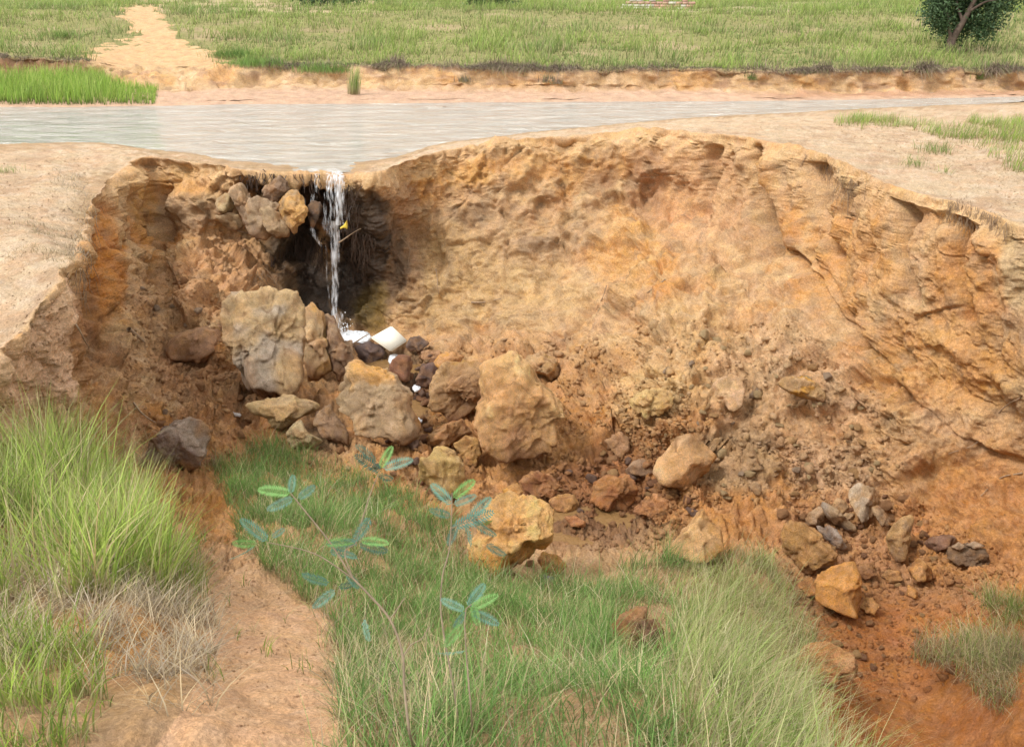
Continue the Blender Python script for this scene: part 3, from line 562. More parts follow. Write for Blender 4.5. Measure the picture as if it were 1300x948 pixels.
    Cc = mixc(Cc, (.20, .11, .055), .6 * np.exp(-(g1_ / .025) ** 2) * (k1 > 0)); Cc = mixc(Cc, (.24, .14, .07), .3 * np.exp(-(g2_ / .04) ** 2)); lu_ = Cc.mean(1, keepdims=True); Cc = np.clip((lu_ + (Cc - lu_) * 1.12) * 1.18, .004, .8)
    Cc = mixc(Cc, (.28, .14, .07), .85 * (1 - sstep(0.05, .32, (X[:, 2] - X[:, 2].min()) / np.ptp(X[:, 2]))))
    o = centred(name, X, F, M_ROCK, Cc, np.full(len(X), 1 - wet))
    tag(o, label, cat, group); return o
OR = (.55, .30, .115); YE = (.56, .37, .17); TA = (.50, .35, .19); GR = (.38, .31, .25); BR = (.33, .20, .12); DK = (.11, .075, .06); RB = (.34, .15, .075); RO = (.47, .21, .08); PG = (.26, .22, .23)
ROCKS = [
 ('tall grey and tan boulder with rough upright face left of the waterfall foot', [(282,378),(295,372),(320,371),(337,370),(353,373),(364,366),(378,370),(384,389),(386,406),(384,427),(383,447),(382,475),(376,494),(362,501),(337,499),(318,490),(308,468),(298,447),(287,430),(282,405)], (.50,.36,.21), (.44,.31,.19), (.42,.345,.27), dict(sub=6, thick=.8, nplanes=8, sharp=16, lo_=.75, seed=47, rough=.9)),
 ('jagged tan rock spire leaning between the tall boulder and the waterfall', [(387,388),(393,384),(400,387),(404,396),(413,400),(414,410),(412,420),(415,429),(414,443),(420,457),(422,471),(411,476),(399,481),(390,471),(383,454),(382,443),(385,429),(385,408)], (.50,.36,.22), (.42,.28,.17), (.52,.33,.15), dict(thick=.9, rough=1.3)),
 ('small notched brown rock right beside the foot of the waterfall', [(413,403),(426,400),(429,417),(436,431),(446,438),(448,452),(443,471),(432,482),(422,471),(415,450),(414,427)], (.36,.25,.17), (.22,.14,.10), None, dict(rough=1.5)),
 ('broad tan slab with orange left edge lying beside the dark stream stones', [(441,472),(448,464),(457,462),(468,467),(485,472),(504,478),(515,489),(522,501),(520,517),(531,538),(536,552),(522,559),(492,554),(469,556),(453,545),(441,526),(425,515),(420,501),(432,489),(446,480)], (.43,.31,.20), (.37,.26,.17), (.54,.31,.13), dict(sub=6, thick=.7)),
 ('flat grainy slab like a log lying below the tall grey boulder', [(312,512),(330,508),(353,501),(376,503),(404,515),(390,526),(371,538),(357,547),(346,543),(337,531),(318,526)], (.50,.36,.20), (.42,.30,.18), None, dict(thick=1.0)),
 ('dark brown stone with tan peak wedged against the broad slab', [(403,524),(418,510),(432,533),(443,552),(441,563),(422,559),(408,552),(401,540)], (.30,.20,.13), (.16,.11,.10), None, {}),
 ('pale grey brown stone at the stream edge below the log shaped slab', [(364,554),(371,536),(383,533),(390,550),(411,559),(399,570),(371,568)], (.46,.36,.22), (.40,.29,.17), None, {}),
 ('dark purple brown wet stone just under the white foam slab', [(449,435),(469,434),(485,440),(486,454),(471,464),(455,454)], (.15,.11,.10), (.10,.07,.065), None, dict(wet=.6, sub=4)),
 ('grey brown wet stone touching the right corner of the white slab', [(514,440),(522,429),(534,427),(545,436),(534,445),(520,447)], (.20,.145,.12), DK, None, dict(wet=.5, sub=4)),
 ('tan flat topped stone behind the twin boulders near the white slab', [(534,454),(534,445),(558,444),(561,452),(543,461)], (.42,.25,.15), BR, None, dict(sub=4)),
 ('red brown stone in the stream below the white foam slab', [(492,464),(506,450),(522,452),(524,466),(518,485),(506,480),(494,471)], (.26,.13,.08), (.18,.09,.06), None, dict(wet=.4, sub=4)),
 ('purple brown wet stone against the left twin boulder', [(527,482),(535,466),(550,459),(557,475),(550,494),(532,490)], (.18,.115,.10), (.13,.09,.08), None, dict(wet=.6, sub=4)),
 ('hollow dark red stone sitting in the stream channel', [(521,508),(527,496),(541,492),(549,498),(543,510),(531,516)], (.20,.09,.05), (.08,.05,.04), None, dict(wet=.5, sub=4, rough=1.6)),
 ('left twin boulder with smooth brown face and undercut base', [(545,513),(549,494),(556,476),(567,459),(586,453),(606,452),(622,462),(626,490),(620,512),(606,520),(583,532),(572,536),(556,527)], (.48,.31,.175), (.42,.26,.15), (.50,.30,.12), dict(sub=6, thick=.9)),
 ('largest boulder of the gully, pale yellow with crumbling lower edge', [(610,474),(617,462),(628,454),(643,449),(657,452),(668,462),(681,473),(697,490),(709,506),(711,531),(706,559),(700,578),(683,589),(667,584),(648,582),(632,580),(614,564),(604,541),(604,520),(614,506),(610,487)], (.58,.37,.19), (.53,.32,.165), (.46,.27,.15), dict(sub=6, thick=.9, rough=.85)),
 ('small orange rock peeking out behind the left twin boulder', [(549,462),(560,449),(577,446),(590,452),(585,462),(562,470)], (.50,.29,.15), OR, None, dict(sub=4)),
 ('brown slanting rock under the left twin boulder', [(538,555),(550,547),(563,541),(588,531),(600,550),(577,564),(551,570),(540,566)], (.44,.26,.14), (.36,.18,.09), None, dict(thick=1)),
 ('angular orange brown stone between the round yellow one and largest boulder', [(575,564),(590,555),(607,557),(611,573),(604,592),(593,587)], (.50,.31,.14), (.40,.21,.10), None, {}),
 ('round yellow boulder with cracked top at the grass edge', [(529,592),(535,580),(551,568),(564,568),(577,573),(589,587),(590,606),(579,629),(563,628),(551,622),(532,608)], (.56,.39,.18), (.50,.34,.17), None, dict(rough=.9)),
 ('big bright orange boulder standing on the grass edge of the stream', [(618,637),(630,623),(644,623),(667,632),(683,641),(702,646),(706,662),(699,676),(698,687),(681,702),(669,715),(646,727),(630,729),(616,722),(604,706),(601,690),(611,676),(610,657)], (.60,.36,.165), (.56,.30,.12), None, dict(sub=6, thick=.85, nplanes=10, sharp=26)),
 ('small orange wedge behind the big bright orange boulder', [(636,622),(645,618),(657,613),(663,627),(660,640),(645,636)], (.54,.30,.13), OR, None, dict(sub=4)),
 ('squat orange brown stone right of the big bright orange boulder', [(698,639),(708,627),(729,626),(735,639),(729,652),(708,650)], (.46,.26,.12), (.38,.20,.10), None, dict(sub=4)),
 ('thin dark orange stone lying in the muddy puddle', [(716,656),(730,655),(743,662),(743,669),(725,668)], (.40,.19,.10), None, None, dict(sub=4, thick=1.2)),
 ('low orange stone against the right foot of the big bright boulder', [(681,710),(690,701),(708,704),(720,718),(711,728),(690,728)], (.46,.25,.10), (.40,.20,.09), None, dict(sub=4)),
 ('small blue grey stone lying in the grass edge', [(685,736),(690,729),(702,731),(704,738),(696,743)], (.30,.28,.28), None, None, dict(sub=3)),
 ('brown clod under the largest boulder', [(661,613),(671,595),(683,600),(700,607),(713,618),(699,629),(676,632)], (.36,.19,.10), (.28,.13,.07), None, dict(rough=1.5)),
 ('grey brown stone beside the pointed orange slab', [(794,597),(804,585),(822,583),(830,599),(815,608),(800,605)], (.36,.24,.16), (.27,.17,.11), None, dict(sub=4)),
 ('pointed orange slab with flat tilted face on the rubble slope', [(859,553),(873,546),(889,555),(911,578),(901,597),(877,618),(854,620),(838,614),(830,599),(838,581),(850,569)], (.60,.37,.20), (.52,.34,.20), (.56,.30,.12), dict(sub=5, nplanes=5, sharp=34, rough=.45, thick=.6)),
 ('pale pink tan flake resting upright higher on the rubble slope', [(901,497),(910,481),(928,474),(942,479),(946,495),(942,516),(934,524),(919,516),(903,509)], (.60,.40,.25), (.56,.38,.22), None, dict(sub=5, nplanes=5, sharp=30, rough=.45, thick=.6)),
 ('crumbling yellow block breaking apart in the rubble', [(795,507),(810,499),(824,494),(850,495),(856,507),(846,522),(838,530),(817,529),(805,520)], (.60,.42,.21), (.52,.34,.16), None, dict(rough=1.8)),
 ('rust streaked stone half buried high in the rubble slope', [(985,487),(1000,477),(1020,478),(1040,488),(1047,500),(1043,512),(1025,505),(1000,500)], (.48,.32,.18), (.56,.31,.09), None, dict(thick=.7)),
 ('small brown stone poking out of the grey soil patch', [(951,618),(957,612),(966,614),(968,625),(960,629)], (.42,.28,.17), None, None, dict(sub=3)),
 ('orange tan wedge rock half hidden by the pale grass', [(849,694),(870,670),(884,650),(893,643),(903,660),(914,671),(922,700),(890,712),(855,706)], (.60,.38,.20), (.54,.31,.14), None, dict(nplanes=8, sharp=26, rough=.6)),
 ('pitted orange brown boulder right of the pale grass', [(996,664),(1016,660),(1035,671),(1051,687),(1064,706),(1058,716),(1033,727),(1016,722),(1000,703),(993,680)], (.48,.28,.13), (.42,.25,.12), None, dict(nplanes=9, sharp=24, thick=.8)),
 ('square orange block with shaded underside on the muddy slope', [(1036,740),(1042,726),(1070,715),(1086,711),(1091,729),(1093,757),(1088,783),(1070,778),(1049,770),(1036,764)], (.50,.255,.10), (.45,.22,.085), None, dict(nplanes=6, sharp=34, rough=.6, seed=12)),
 ('small orange stone tucked left of the square orange block', [(1014,743),(1022,735),(1031,732),(1036,752),(1024,757)], (.44,.22,.10), None, None, dict(sub=4)),
 ('upright pale grey pointed stone at the top of the rock jumble', [(1078,624),(1084,617),(1091,613),(1109,618),(1113,634),(1107,655),(1095,665),(1088,653),(1080,640)], (.46,.36,.26), (.48,.33,.20), None, dict(nplanes=8, sharp=26, rough=.6)),
 ('narrow tan stone leaning right of the pale pointed stone', [(1107,645),(1114,640),(1121,646),(1129,657),(1131,670),(1121,669),(1111,657)], (.44,.31,.20), BR, None, dict(sub=4)),
 ('tall leaning brown stone standing like a tooth', [(1125,683),(1132,667),(1144,658),(1156,653),(1159,661),(1155,680),(1150,711),(1138,712),(1130,700)], (.42,.27,.14), (.36,.25,.16), None, dict(nplanes=9, sharp=24, rough=.7)),
 ('small tan cube shaped stone in the rock jumble', [(1055,643),(1063,632),(1072,636),(1078,644),(1066,654),(1058,652)], (.52,.34,.20), None, None, dict(sub=4, nplanes=7)),
 ('small flat tan stone below the cube shaped stone', [(1064,655),(1074,651),(1085,651),(1082,659),(1072,663)], (.52,.36,.22), None, None, dict(sub=4, thick=1.2)),
 ('long thin tan stone sloping like a plank in the jumble', [(1040,639),(1047,637),(1063,647),(1083,665),(1085,674),(1078,676),(1060,666),(1048,652)], (.42,.30,.19), GR, None, dict(sub=4, thick=1.3, rough=.8)),
 ('curved pale stone above the pitted orange brown boulder', [(1021,660),(1028,650),(1040,643),(1050,646),(1046,660),(1036,671),(1026,668)], (.48,.33,.21), BR, None, dict(sub=4)),
 ('streaked blue grey stone behind the pitted orange brown boulder', [(1036,671),(1049,668),(1060,677),(1070,689),(1072,702),(1062,696),(1050,684)], (.34,.28,.23), (.22,.17,.14), None, dict(sub=4, rough=1.5)),
 ('round orange stone with dark underside below the tooth shaped stone', [(1153,722),(1158,712),(1168,708),(1181,720),(1180,737),(1164,738)], (.50,.28,.13), (.36,.16,.07), None, dict(sub=4)),
 ('small round orange stone right of the square orange block', [(1091,772),(1100,759),(1110,760),(1117,767),(1110,781),(1098,780)], (.50,.27,.12), None, None, dict(sub=4)),
 ('flat dark brown stone left of the root matted clod', [(1172,691),(1182,682),(1196,677),(1212,680),(1206,694),(1190,701)], (.28,.17,.12), (.22,.12,.08), None, dict(sub=4)),
 ('low orange stone between the square block and round orange stone', [(1118,731),(1128,722),(1140,725),(1146,735),(1134,741)], (.48,.27,.13), None, None, dict(sub=4)),
 ('small orange pebble rock above the lowest mud slope', [(1150,756),(1153,743),(1163,746),(1164,759)], (.50,.26,.11), None, None, dict(sub=3)),
 ('brown rounded stone directly above the square orange block', [(1088,728),(1092,716),(1108,714),(1113,728),(1103,737)], (.32,.17,.09), None, None, dict(sub=4)),
 ('orange lump of bank soil at the lower grass corner', [(1010,850),(1022,822),(1048,815),(1078,826),(1088,856),(1060,872),(1025,870)], (.44,.23,.11), (.48,.28,.15), None, {}),
 ('flat brown clod on the mud slope beside the dry tussock', [(1155,822),(1165,812),(1190,808),(1208,816),(1205,834),(1180,838)], (.32,.16,.08), (.28,.13,.07), None, {}),
 ('grey brown boulder with orange foot under the left slope', [(189,570),(197,552),(209,540),(237,530),(261,536),(267,556),(258,578),(240,598),(215,597),(197,590)], (.38,.30,.24), (.32,.25,.22), (.44,.25,.12), dict(sub=6, thick=.9)),
 ('smooth dusty boulder half buried in the left slope', [(211,444),(222,427),(237,418),(262,413),(281,414),(287,432),(282,452),(262,458),(235,462),(216,458)], (.34,.21,.135), (.38,.23,.14), None, dict(rough=.6, back=.8)),
 ('small rounded brown stone against the left foot of the tall boulder', [(297,483),(303,474),(311,476),(316,487),(310,498),(301,494)], (.38,.22,.12), None, None, dict(sub=4)),
 ('pale yellow stone at the far left end of the upper rock pile', [(274,260),(278,250),(285,245),(293,247),(301,260),(296,270),(281,273)], (.48,.37,.22), (.40,.29,.18), None, dict(sub=4)),
 ('brown pointed stone leaning in the upper rock pile', [(290,247),(298,238),(306,232),(316,242),(321,252),(328,266),(322,283),(311,286),(303,272),(298,258)], (.36,.26,.18), (.42,.29,.18), None, {}),
 ('tan stone at the lower left of the upper rock pile', [(276,275),(290,270),(303,273),(311,288),(298,293),(283,287)], (.40,.29,.18), None, None, dict(sub=4)),
 ('large brown front stone of the upper rock pile', [(332,270),(340,262),(353,272),(368,284),(371,293),(367,302),(350,303),(341,297),(334,283)], (.42,.31,.20), (.36,.26,.17), None, {}),
 ('bright orange stone at the right end of the upper rock pile', [(353,262),(358,250),(366,243),(377,241),(386,253),(391,267),(386,283),(372,294),(358,280)], (.60,.36,.16), (.44,.31,.19), None, dict(nplanes=9)),
 ('brown stone on top of the upper rock pile under the lip', [(335,250),(338,235),(347,228),(356,224),(365,231),(368,240),(361,252),(347,258)], (.30,.21,.15), (.24,.17,.12), None, {}),
 ('wide dusty body stone in the middle of the upper rock pile', [(316,256),(326,248),(342,254),(356,262),(356,280),(346,296),(330,303),(316,294),(310,276)], (.38,.28,.19), (.33,.24,.17), None, {}),
 ('dark wet lump behind the left edge of the waterfall', [(390,262),(396,254),(408,256),(410,266),(404,276),(398,290),(392,280)], (.12,.09,.07), DK, None, dict(sub=4, wet=.6)),
 ('rusty half buried block below the pale flake', [(770,560),(786,548),(800,556),(803,570),(788,580),(774,574)], (.40,.24,.14), BR, None, dict(sub=4, rough=1.4)),
 ('clod above the puddle', [(752,636),(754,612),(770,600),(796,606),(806,628),(792,644),(770,648)], (.36,.17,.08), (.28,.13,.065), None, dict(rough=1.5)),
 ('crumbly brown clod between puddle and pointed slab', [(806,650),(812,634),(832,628),(848,636),(846,654),(826,660)], (.40,.20,.10), (.30,.15,.08), None, dict(rough=1.6)),
 ('tan rounded rock right behind the largest boulder', [(660,462),(668,450),(690,446),(706,458),(712,478),(704,488),(686,474)], (.50,.33,.19), (.52,.34,.17), None, dict(rough=1.2)),
]
UPPER = {'upper rock pile'}
pilebase = {}
for lab, poly, a_, b_, c_, kw in ROCKS:
    kw = dict(kw)
    if 'upper rock pile' in lab: kw['dist'] = 12.95 + (.12 if 'top' in lab else 0) - (.1 if 'front' in lab or 'bright' in lab else 0)
    if 'behind the left edge' in lab: kw['dist'] = 13.0
    big_ = (max(p[0] for p in poly) - min(p[0] for p in poly)) > 28
    kw.setdefault('sub', 5 if big_ else 4)
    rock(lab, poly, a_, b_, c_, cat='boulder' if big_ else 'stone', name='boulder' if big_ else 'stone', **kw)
# root matted clod with stones on top
rc = rock('root matted brown clod with flat stones on top, right slope', [(1203,708),(1207,695),(1225,690),(1249,694),(1254,708),(1248,717),(1222,719)], (.22,.15,.10), (.17,.11,.07), None, cat='clod', name='soil_clod', rough=1.6, sub=5)
for k, pl in enumerate([[(1207,695),(1216,688),(1226,692),(1218,698)], [(1226,692),(1238,687),(1250,692),(1240,697)]]):
    rock(['left pale flat stone resting on the root matted clod', 'right pale flat stone resting on the root matted clod'][k], pl, (.44,.32,.22), None, None, cat='stone', name='stone', sub=3, dist=rc.location[1] - .02)
rock('brown root clod showing through the pale grass in front', [(770,822),(778,800),(796,784),(818,780),(838,798),(842,822),(815,836),(786,836)], (.15,.09,.055), (.24,.13,.07), None, cat='clod', name='soil_clod', rough=1.8)

# loose stones: shared shapes, scattered where the photograph shows them
def base_stone(seed, npl=10):
    D, F = ICO[3]; B = facet_body(D, seed, npl, 20, .6, 1); B = B * np.random.default_rng(seed).uniform(.65, 1.1, 3)
    B += D * (.06 * fbm(B, 2.2, 3, seed))[:, None]; return B, F
STONE_ME = []
cols_ = [(.50,.29,.13), (.40,.21,.10), (.30,.15,.08), (.54,.38,.20), (.44,.31,.21), (.24,.15,.11)]
for k in range(18):
    B, F = base_stone(200 + k); c = np.array(cols_[k % 6]); Cc = c * (1 + .25 * fbm(B, 2, 3, k)[:, None]); STONE_ME.append(mesh_from('loose_stone', B, F, M_ROCK, Cc))
ZONES = [ # polygon, count, size range px, colour indices, label, group
 ([(480,450),(560,440),(560,540),(540,560),(600,640),(520,620),(470,600),(430,560),(500,560),(530,500)], 40, (9, 18), (1,2,5,5,2), 'small wet brown stone in the stream bed between the big boulders', 'wet stones along the stream bed'),
 ([(700,600),(800,560),(850,620),(900,640),(850,700),(760,680),(700,620)], 34, (8, 19), (1,2,0,5), 'small dark orange stone in the mud around the puddle', 'stones round the muddy puddle'),
 ([(980,600),(1110,600),(1200,660),(1240,740),(1200,860),(1060,860),(1000,760),(1000,700)], 75, (8, 20), (0,1,1,2,0), 'small orange stone on the muddy slope at lower right', 'stones on the lower right slope'),
 ([(760,440),(870,430),(1000,440),(1100,520),(1120,600),(980,620),(900,640),(820,600),(770,540)], 60, (7, 17), (3,3,3,0,4), 'small tan clod among the rubble fallen from the right wall', 'clods on the rubble slope'),
 ([(180,340),(240,350),(300,420),(310,560),(200,540),(170,440)], 22, (7, 15), (1,1,4), 'small brown clod lying on the left slope', 'clods on the left slope'),
 ([(330,560),(460,560),(560,640),(620,640),(700,740),(640,740),(450,600),(320,590)], 24, (8, 14), (0,3,1), 'small orange tan stone along the grass edge of the stream', 'stones along the grass edge'),
]
def scatter_px(poly, n, rr):
    x0, x1 = min(p[0] for p in poly), max(p[0] for p in poly); y0, y1 = min(p[1] for p in poly), max(p[1] for p in poly); out = []
    while len(out) < n:
        x, y = rr.uniform(x0, x1), rr.uniform(y0, y1)
        if inpoly(np.array([x]), np.array([y]), poly)[0]: out.append((x, y))
    return out
rr = random.Random(3)
LAND = [('tall grey boulder', 333, 435), ('log shaped slab', 358, 524), ('broad tan slab', 478, 510), ('white foam slab', 494, 430), ('left twin boulder', 578, 495), ('largest yellow boulder', 658, 520), ('round yellow boulder', 560, 598), ('big bright orange boulder', 655, 676), ('pointed orange slab', 870, 583), ('pale pink tan flake', 925, 498), ('crumbling yellow block', 825, 512), ('rust streaked stone', 1016, 493), ('orange wedge rock', 886, 680), ('pitted boulder', 1030, 692), ('square orange block', 1065, 748), ('pale pointed stone', 1095, 640), ('tooth shaped stone', 1142, 685), ('root matted clod', 1228, 704), ('grey brown boulder', 228, 568), ('half buried dusty boulder', 250, 438), ('brown mud clod above the puddle', 780, 622), ('dry corner tussock', 1262, 830)]
LOOSE = []
CN = ['orange', 'red brown', 'dark brown', 'yellow tan', 'grey tan', 'blackish brown']
def name_loose():
    groups = {}
    for o, x, y, c, sz, noun in LOOSE:
        nm, lx, ly = min(LAND, key=lambda q: math.hypot(q[1] - x, q[2] - y)); dx, dy = x - lx, y - ly
        dr = ('right of' if dx > 0 else 'left of') if abs(dx) > abs(dy) else ('below' if dy > 0 else 'above'); groups.setdefault((c, noun, dr, nm), []).append((math.hypot(dx, dy), o))
    for (c, noun, dr, nm), L in groups.items():
        L.sort(key=lambda q: q[0])
        for k, (_, o) in enumerate(L):
            od = ['nearest', 'second nearest', 'third nearest', 'fourth nearest', 'fifth nearest', 'sixth nearest', 'seventh nearest', 'eighth nearest', 'ninth nearest', 'tenth nearest', 'eleventh nearest', 'twelfth nearest', 'thirteenth nearest', 'fourteenth nearest'][min(k, 13)]
            o['label'] = f'small {CN[c]} {noun} {dr} the {nm}' + (f', {od}' if len(L) > 1 else '')
for poly, n_, (s0, s1_), ci, lab, grp in ZONES:
    for (x, y) in scatter_px(poly, n_, rr):
        h_, nn = hit(x, y); mpp = h_[1] / ray(x, y)[1] / FPX; s = (s0 + (s1_ - s0) * rr.random() ** 2.2) * mpp * .5
        o = link('loose_stone', STONE_ME[rr.randrange(3) * 6 + rr.choice(ci)], None, (h_[0], h_[1], h_[2] + s * .35)); o.scale = (s, s * rr.uniform(.8, 1.2), s * rr.uniform(.6, .95)); o.rotation_euler = (rr.uniform(-.5, .5), rr.uniform(-.5, .5), rr.uniform(0, 6.28)); tag(o, lab, 'stone', grp); cc_ = STONE_ME.index(o.data) % 6; LOOSE.append((o, x, y, cc_, s, 'clod' if 'clod' in lab else 'stone'))
name_loose()
# gravel and crumbs: too many to count
def rubble(name, spec, seed):
    r_ = np.random.default_rng(seed); rq = random.Random(seed); D, F = ICO[2]; Vs, Fs, Cs = [], [], []; of = 0
    shapes = [facet_body(D, 300 + k, 9, 20, .6, 1) for k in range(8)]
    lo_ = bmesh.new(); bmesh.ops.create_icosphere(lo_, subdivisions=1, radius=1); D1 = np.array([v.co[:] for v in lo_.verts]); F1 = np.array([[v.index for v in f.verts] for f in lo_.faces]); lo_.free()
    sh1 = [facet_body(D1, 400 + k, 6, 40, .35, .8) for k in range(8)]
    for poly, n_, (a0, a1), cc in spec:
        for (x, y) in scatter_px(poly, n_, rq):
            h_, nn = hit(x, y); mpp = h_[1] / ray(x, y)[1] / FPX; s = (a0 + (a1 - a0) * rq.random() ** 3) * mpp * .5
            B = sh1[rq.randrange(8)] * r_.uniform(.5, 1.35, 3) * s; an = rq.uniform(0, 6.28); ca, sa = math.cos(an), math.sin(an)
            B = B @ np.array([[ca, sa, 0], [-sa, ca, 0], [0, 0, 1]]); j = r_.uniform(-2, 2, 2) * mpp
            B = B + .35 * s * np.sign(noise(B / s, 1.1, rq.randrange(99)))[:, None] * B / s * .3; Vs.append(B + h_ + (j[0], 0, s * .02)); Fs.append(F1 + of); of += len(B); c = np.array(cc[rq.randrange(len(cc))]); gc_ = ground_col(x, y); c = (c if gc_ is None else .25 * c + .8 * gc_) * r_.uniform(.9, 1.2); Cs.append(np.tile(c, (len(B), 1)))
    o = link(name, mesh_from(name, np.concatenate(Vs), np.concatenate(Fs), M_ROCK, np.concatenate(Cs), smooth=False)); tag(o, kind='stuff'); return o
o = rubble('rubble_crumbs', [
 ([(750,440),(870,420),(1000,400),(1120,500),(1150,600),(1050,620),(900,640),(820,600),(760,540)], 2200, (1.5, 6), [(.54,.37,.2),(.46,.31,.18),(.58,.40,.2)]),
 ([(740,430),(860,400),(1000,420),(1110,510),(1140,600),(1050,620),(900,650),(820,610),(740,560)], 320, (4, 20), [(.56,.38,.2),(.48,.31,.17),(.60,.42,.22),(.42,.26,.14)]),
 ([(700,580),(850,570),(900,640),(860,690),(750,660),(690,640)], 300, (5, 17), [(.38,.2,.1),(.3,.15,.08)]),
 ([(560,430),(760,430),(800,520),(720,560),(600,470)], 260, (4, 13), [(.5,.31,.16),(.42,.26,.14)]),
 ([(1000,640),(1180,640),(1280,740),(1210,880),(1060,900),(1000,760)], 420, (5, 17), [(.45,.22,.1),(.5,.28,.14),(.34,.16,.08)]),
 ([(170,360),(260,370),(320,430),(320,580),(200,600),(150,480)], 260, (4, 14), [(.42,.25,.14),(.36,.2,.11)]),
 ([(780,490),(870,490),(880,560),(840,580),(790,560)], 500, (3, 11), [(.62,.43,.23),(.55,.36,.2)]),
 ([(960,560),(1110,570),(1130,640),(1010,660)], 420, (3, 9), [(.56,.38,.24),(.48,.30,.18)]),
 ([(690,590),(850,560),(920,640),(880,700),(740,700),(690,640)], 1500, (2, 8), [(.38,.19,.09),(.30,.14,.07),(.24,.12,.07)]),
 ([(990,640),(1180,640),(1300,720),(1220,860),(1040,880),(1000,760)], 2600, (2, 7), [(.45,.21,.09),(.52,.28,.14),(.30,.13,.06)]),
 ([(150,330),(260,340),(330,420),(320,580),(200,600),(150,500)], 1100, (2, 6), [(.42,.24,.13),(.34,.19,.1)]),
 ([(300,560),(450,560),(560,600),(620,700),(450,610),(300,600)], 500, (2, 6), [(.48,.3,.16)]),
 ([(430,440),(560,440),(600,560),(620,640),(540,640),(470,560)], 700, (2, 8), [(.2,.12,.08),(.3,.16,.09),(.12,.08,.06)]),
 ([(25,400),(90,370),(95,640),(50,640)], 700, (2, 6), [(.5,.25,.11),(.6,.42,.28),(.3,.15,.08)])], 5)
o['label'] = 'small crumbs of soil and gravel strewn over the gully slopes'
o = rubble('sand_grit', [
 ([(220,620),(300,690),(430,800),(460,900),(300,940),(270,760)], 900, (1.5, 5), [(.62,.42,.27),(.5,.3,.17),(.4,.22,.12)]),
 ([(860,160),(1060,165),(1300,270),(1300,200),(1100,160)], 900, (1.2, 4), [(.6,.45,.3),(.5,.35,.22)]),
 ([(0,200),(110,200),(110,300),(60,400),(0,440)], 700, (1.2, 4), [(.6,.45,.3),(.42,.3,.2)])], 6)
o['label'] = 'loose grit on the sand surfaces'

# streams and foam
level_pool([(690,640),(740,640),(800,650),(850,670),(880,690),(840,712),(760,715),(700,705)], -2.165, M_STREAM, 'puddle_water')
level_pool([(470,430),(560,450),(560,520),(590,600),(560,630),(500,560),(450,470)], -2.075, M_STREAM, 'stream_water')
def foam(poly, lift, step=2.0):
    Vv, Ff = on_ground_sheet('f', poly, None, lift, step); cc = np.array([sum(p[0] for p in poly) / len(poly), sum(p[1] for p in poly) / len(poly)]); X, Y, D_ = project(Vv)
    Vv = Vv.copy(); return Vv, Ff, X, Y
foam_parts = [([(432,420),(440,419),(455,423),(468,428),(472,434),(462,437),(448,437),(438,434)], -.0, 12.88), ([(494,455),(503,450),(508,460),(498,466)], 0, None), ([(524,492),(531,488),(534,494),(527,497)], 0, None), ([(528,532),(536,530),(536,536),(529,537)], 0, None)]
M_FOAMW = plain_mat('white_water_foam', (.78, .82, .86), .35, .12, 60, .01)
fv = []
for poly, _, yy in foam_parts:
    cx_, cy_ = np.mean(poly, 0); h_, nn = hit(cx_, cy_ + 3); mpp = h_[1] / ray(cx_, cy_)[1] / FPX
    cen = P(cx_, cy_, h_[2] + .05) if yy is None else CAM + ray(cx_, cy_) * (yy / ray(cx_, cy_)[1])
    D, F = ICO[4]; r0 = np.ptp(np.array(poly)[:, 0]) / 2 * mpp; r1 = np.ptp(np.array(poly)[:, 1]) / 2 * mpp
    B = D * (r0, r1 * 2.0, r1 * .8); B += D * (.35 * r1 * fbm(B / r1, 1.3, 4, 3))[:, None]; fv.append((B + cen, F))
spr = random.Random(4)
for _ in range(70):
    q_ = (spr.gauss(438, 8), 428 - abs(spr.gauss(0, 9))); c_ = CAM + ray(*q_) * ((12.85 + spr.gauss(0, .05)) / ray(*q_)[1]); D, F = ICO[2]; fv.append((D * spr.uniform(.003, .008) * (1, 1, 1.6) + c_, F))
vv, ff = join(fv); o = link('foam_water', mesh_from('foam_water', vv, ff, M_FOAMW)); tag(o, kind='structure')

# ------------------------------------------------------------------ white polystyrene lid, scraps, yellow scrap
def slab(quad, thick_px, depthy, label):
    pts = []; h_, nn = hit(497, 452); 
    depth = [depthy + .0, depthy + .10, depthy + .02, depthy - .12]
    top = [CAM + ray(x, y) * (dd / ray(x, y)[1]) for (x, y), dd in zip(quad, depth)]
    top = np.array(top); nrm = np.cross(top[1] - top[0], top[3] - top[0]); nrm /= np.linalg.norm(nrm); nrm = nrm if nrm[2] > 0 else -nrm
    bm = bmesh.new(); th = .045
    a = [bm.verts.new(p) for p in top]; c = [bm.verts.new(p - nrm * th) for p in top]
    bm.faces.new(a); bm.faces.new(c[::-1])
    for i in range(4): bm.faces.new((a[i], c[i], c[(i + 1) % 4], a[(i + 1) % 4]))
    bmesh.ops.recalc_face_normals(bm, faces=bm.faces); bmesh.ops.bevel(bm, geom=bm.edges[:] + bm.verts[:], offset=.012, segments=3, affect='EDGES')
    ce = top.mean(0) - nrm * th
    for v in bm.verts: v.co = v.co - Vector(ce)
    me = bpy.data.meshes.new('polystyrene_slab'); bm.to_mesh(me); bm.free(); me.materials.append(M_FOAM); me.materials.append(M_FOAMEDGE)
    for p in me.polygons:
        p.use_smooth = True
        if abs(p.normal.dot(Vector(nrm))) < .5: p.material_index = 1
    o = link('polystyrene_slab', me, None, ce); tag(o, label, 'polystyrene slab'); return o
slab([(470,428),(497,413),(517,432),(496,446)], 8, 12.35, 'white square polystyrene slab lying on wet stones beside the waterfall foot')
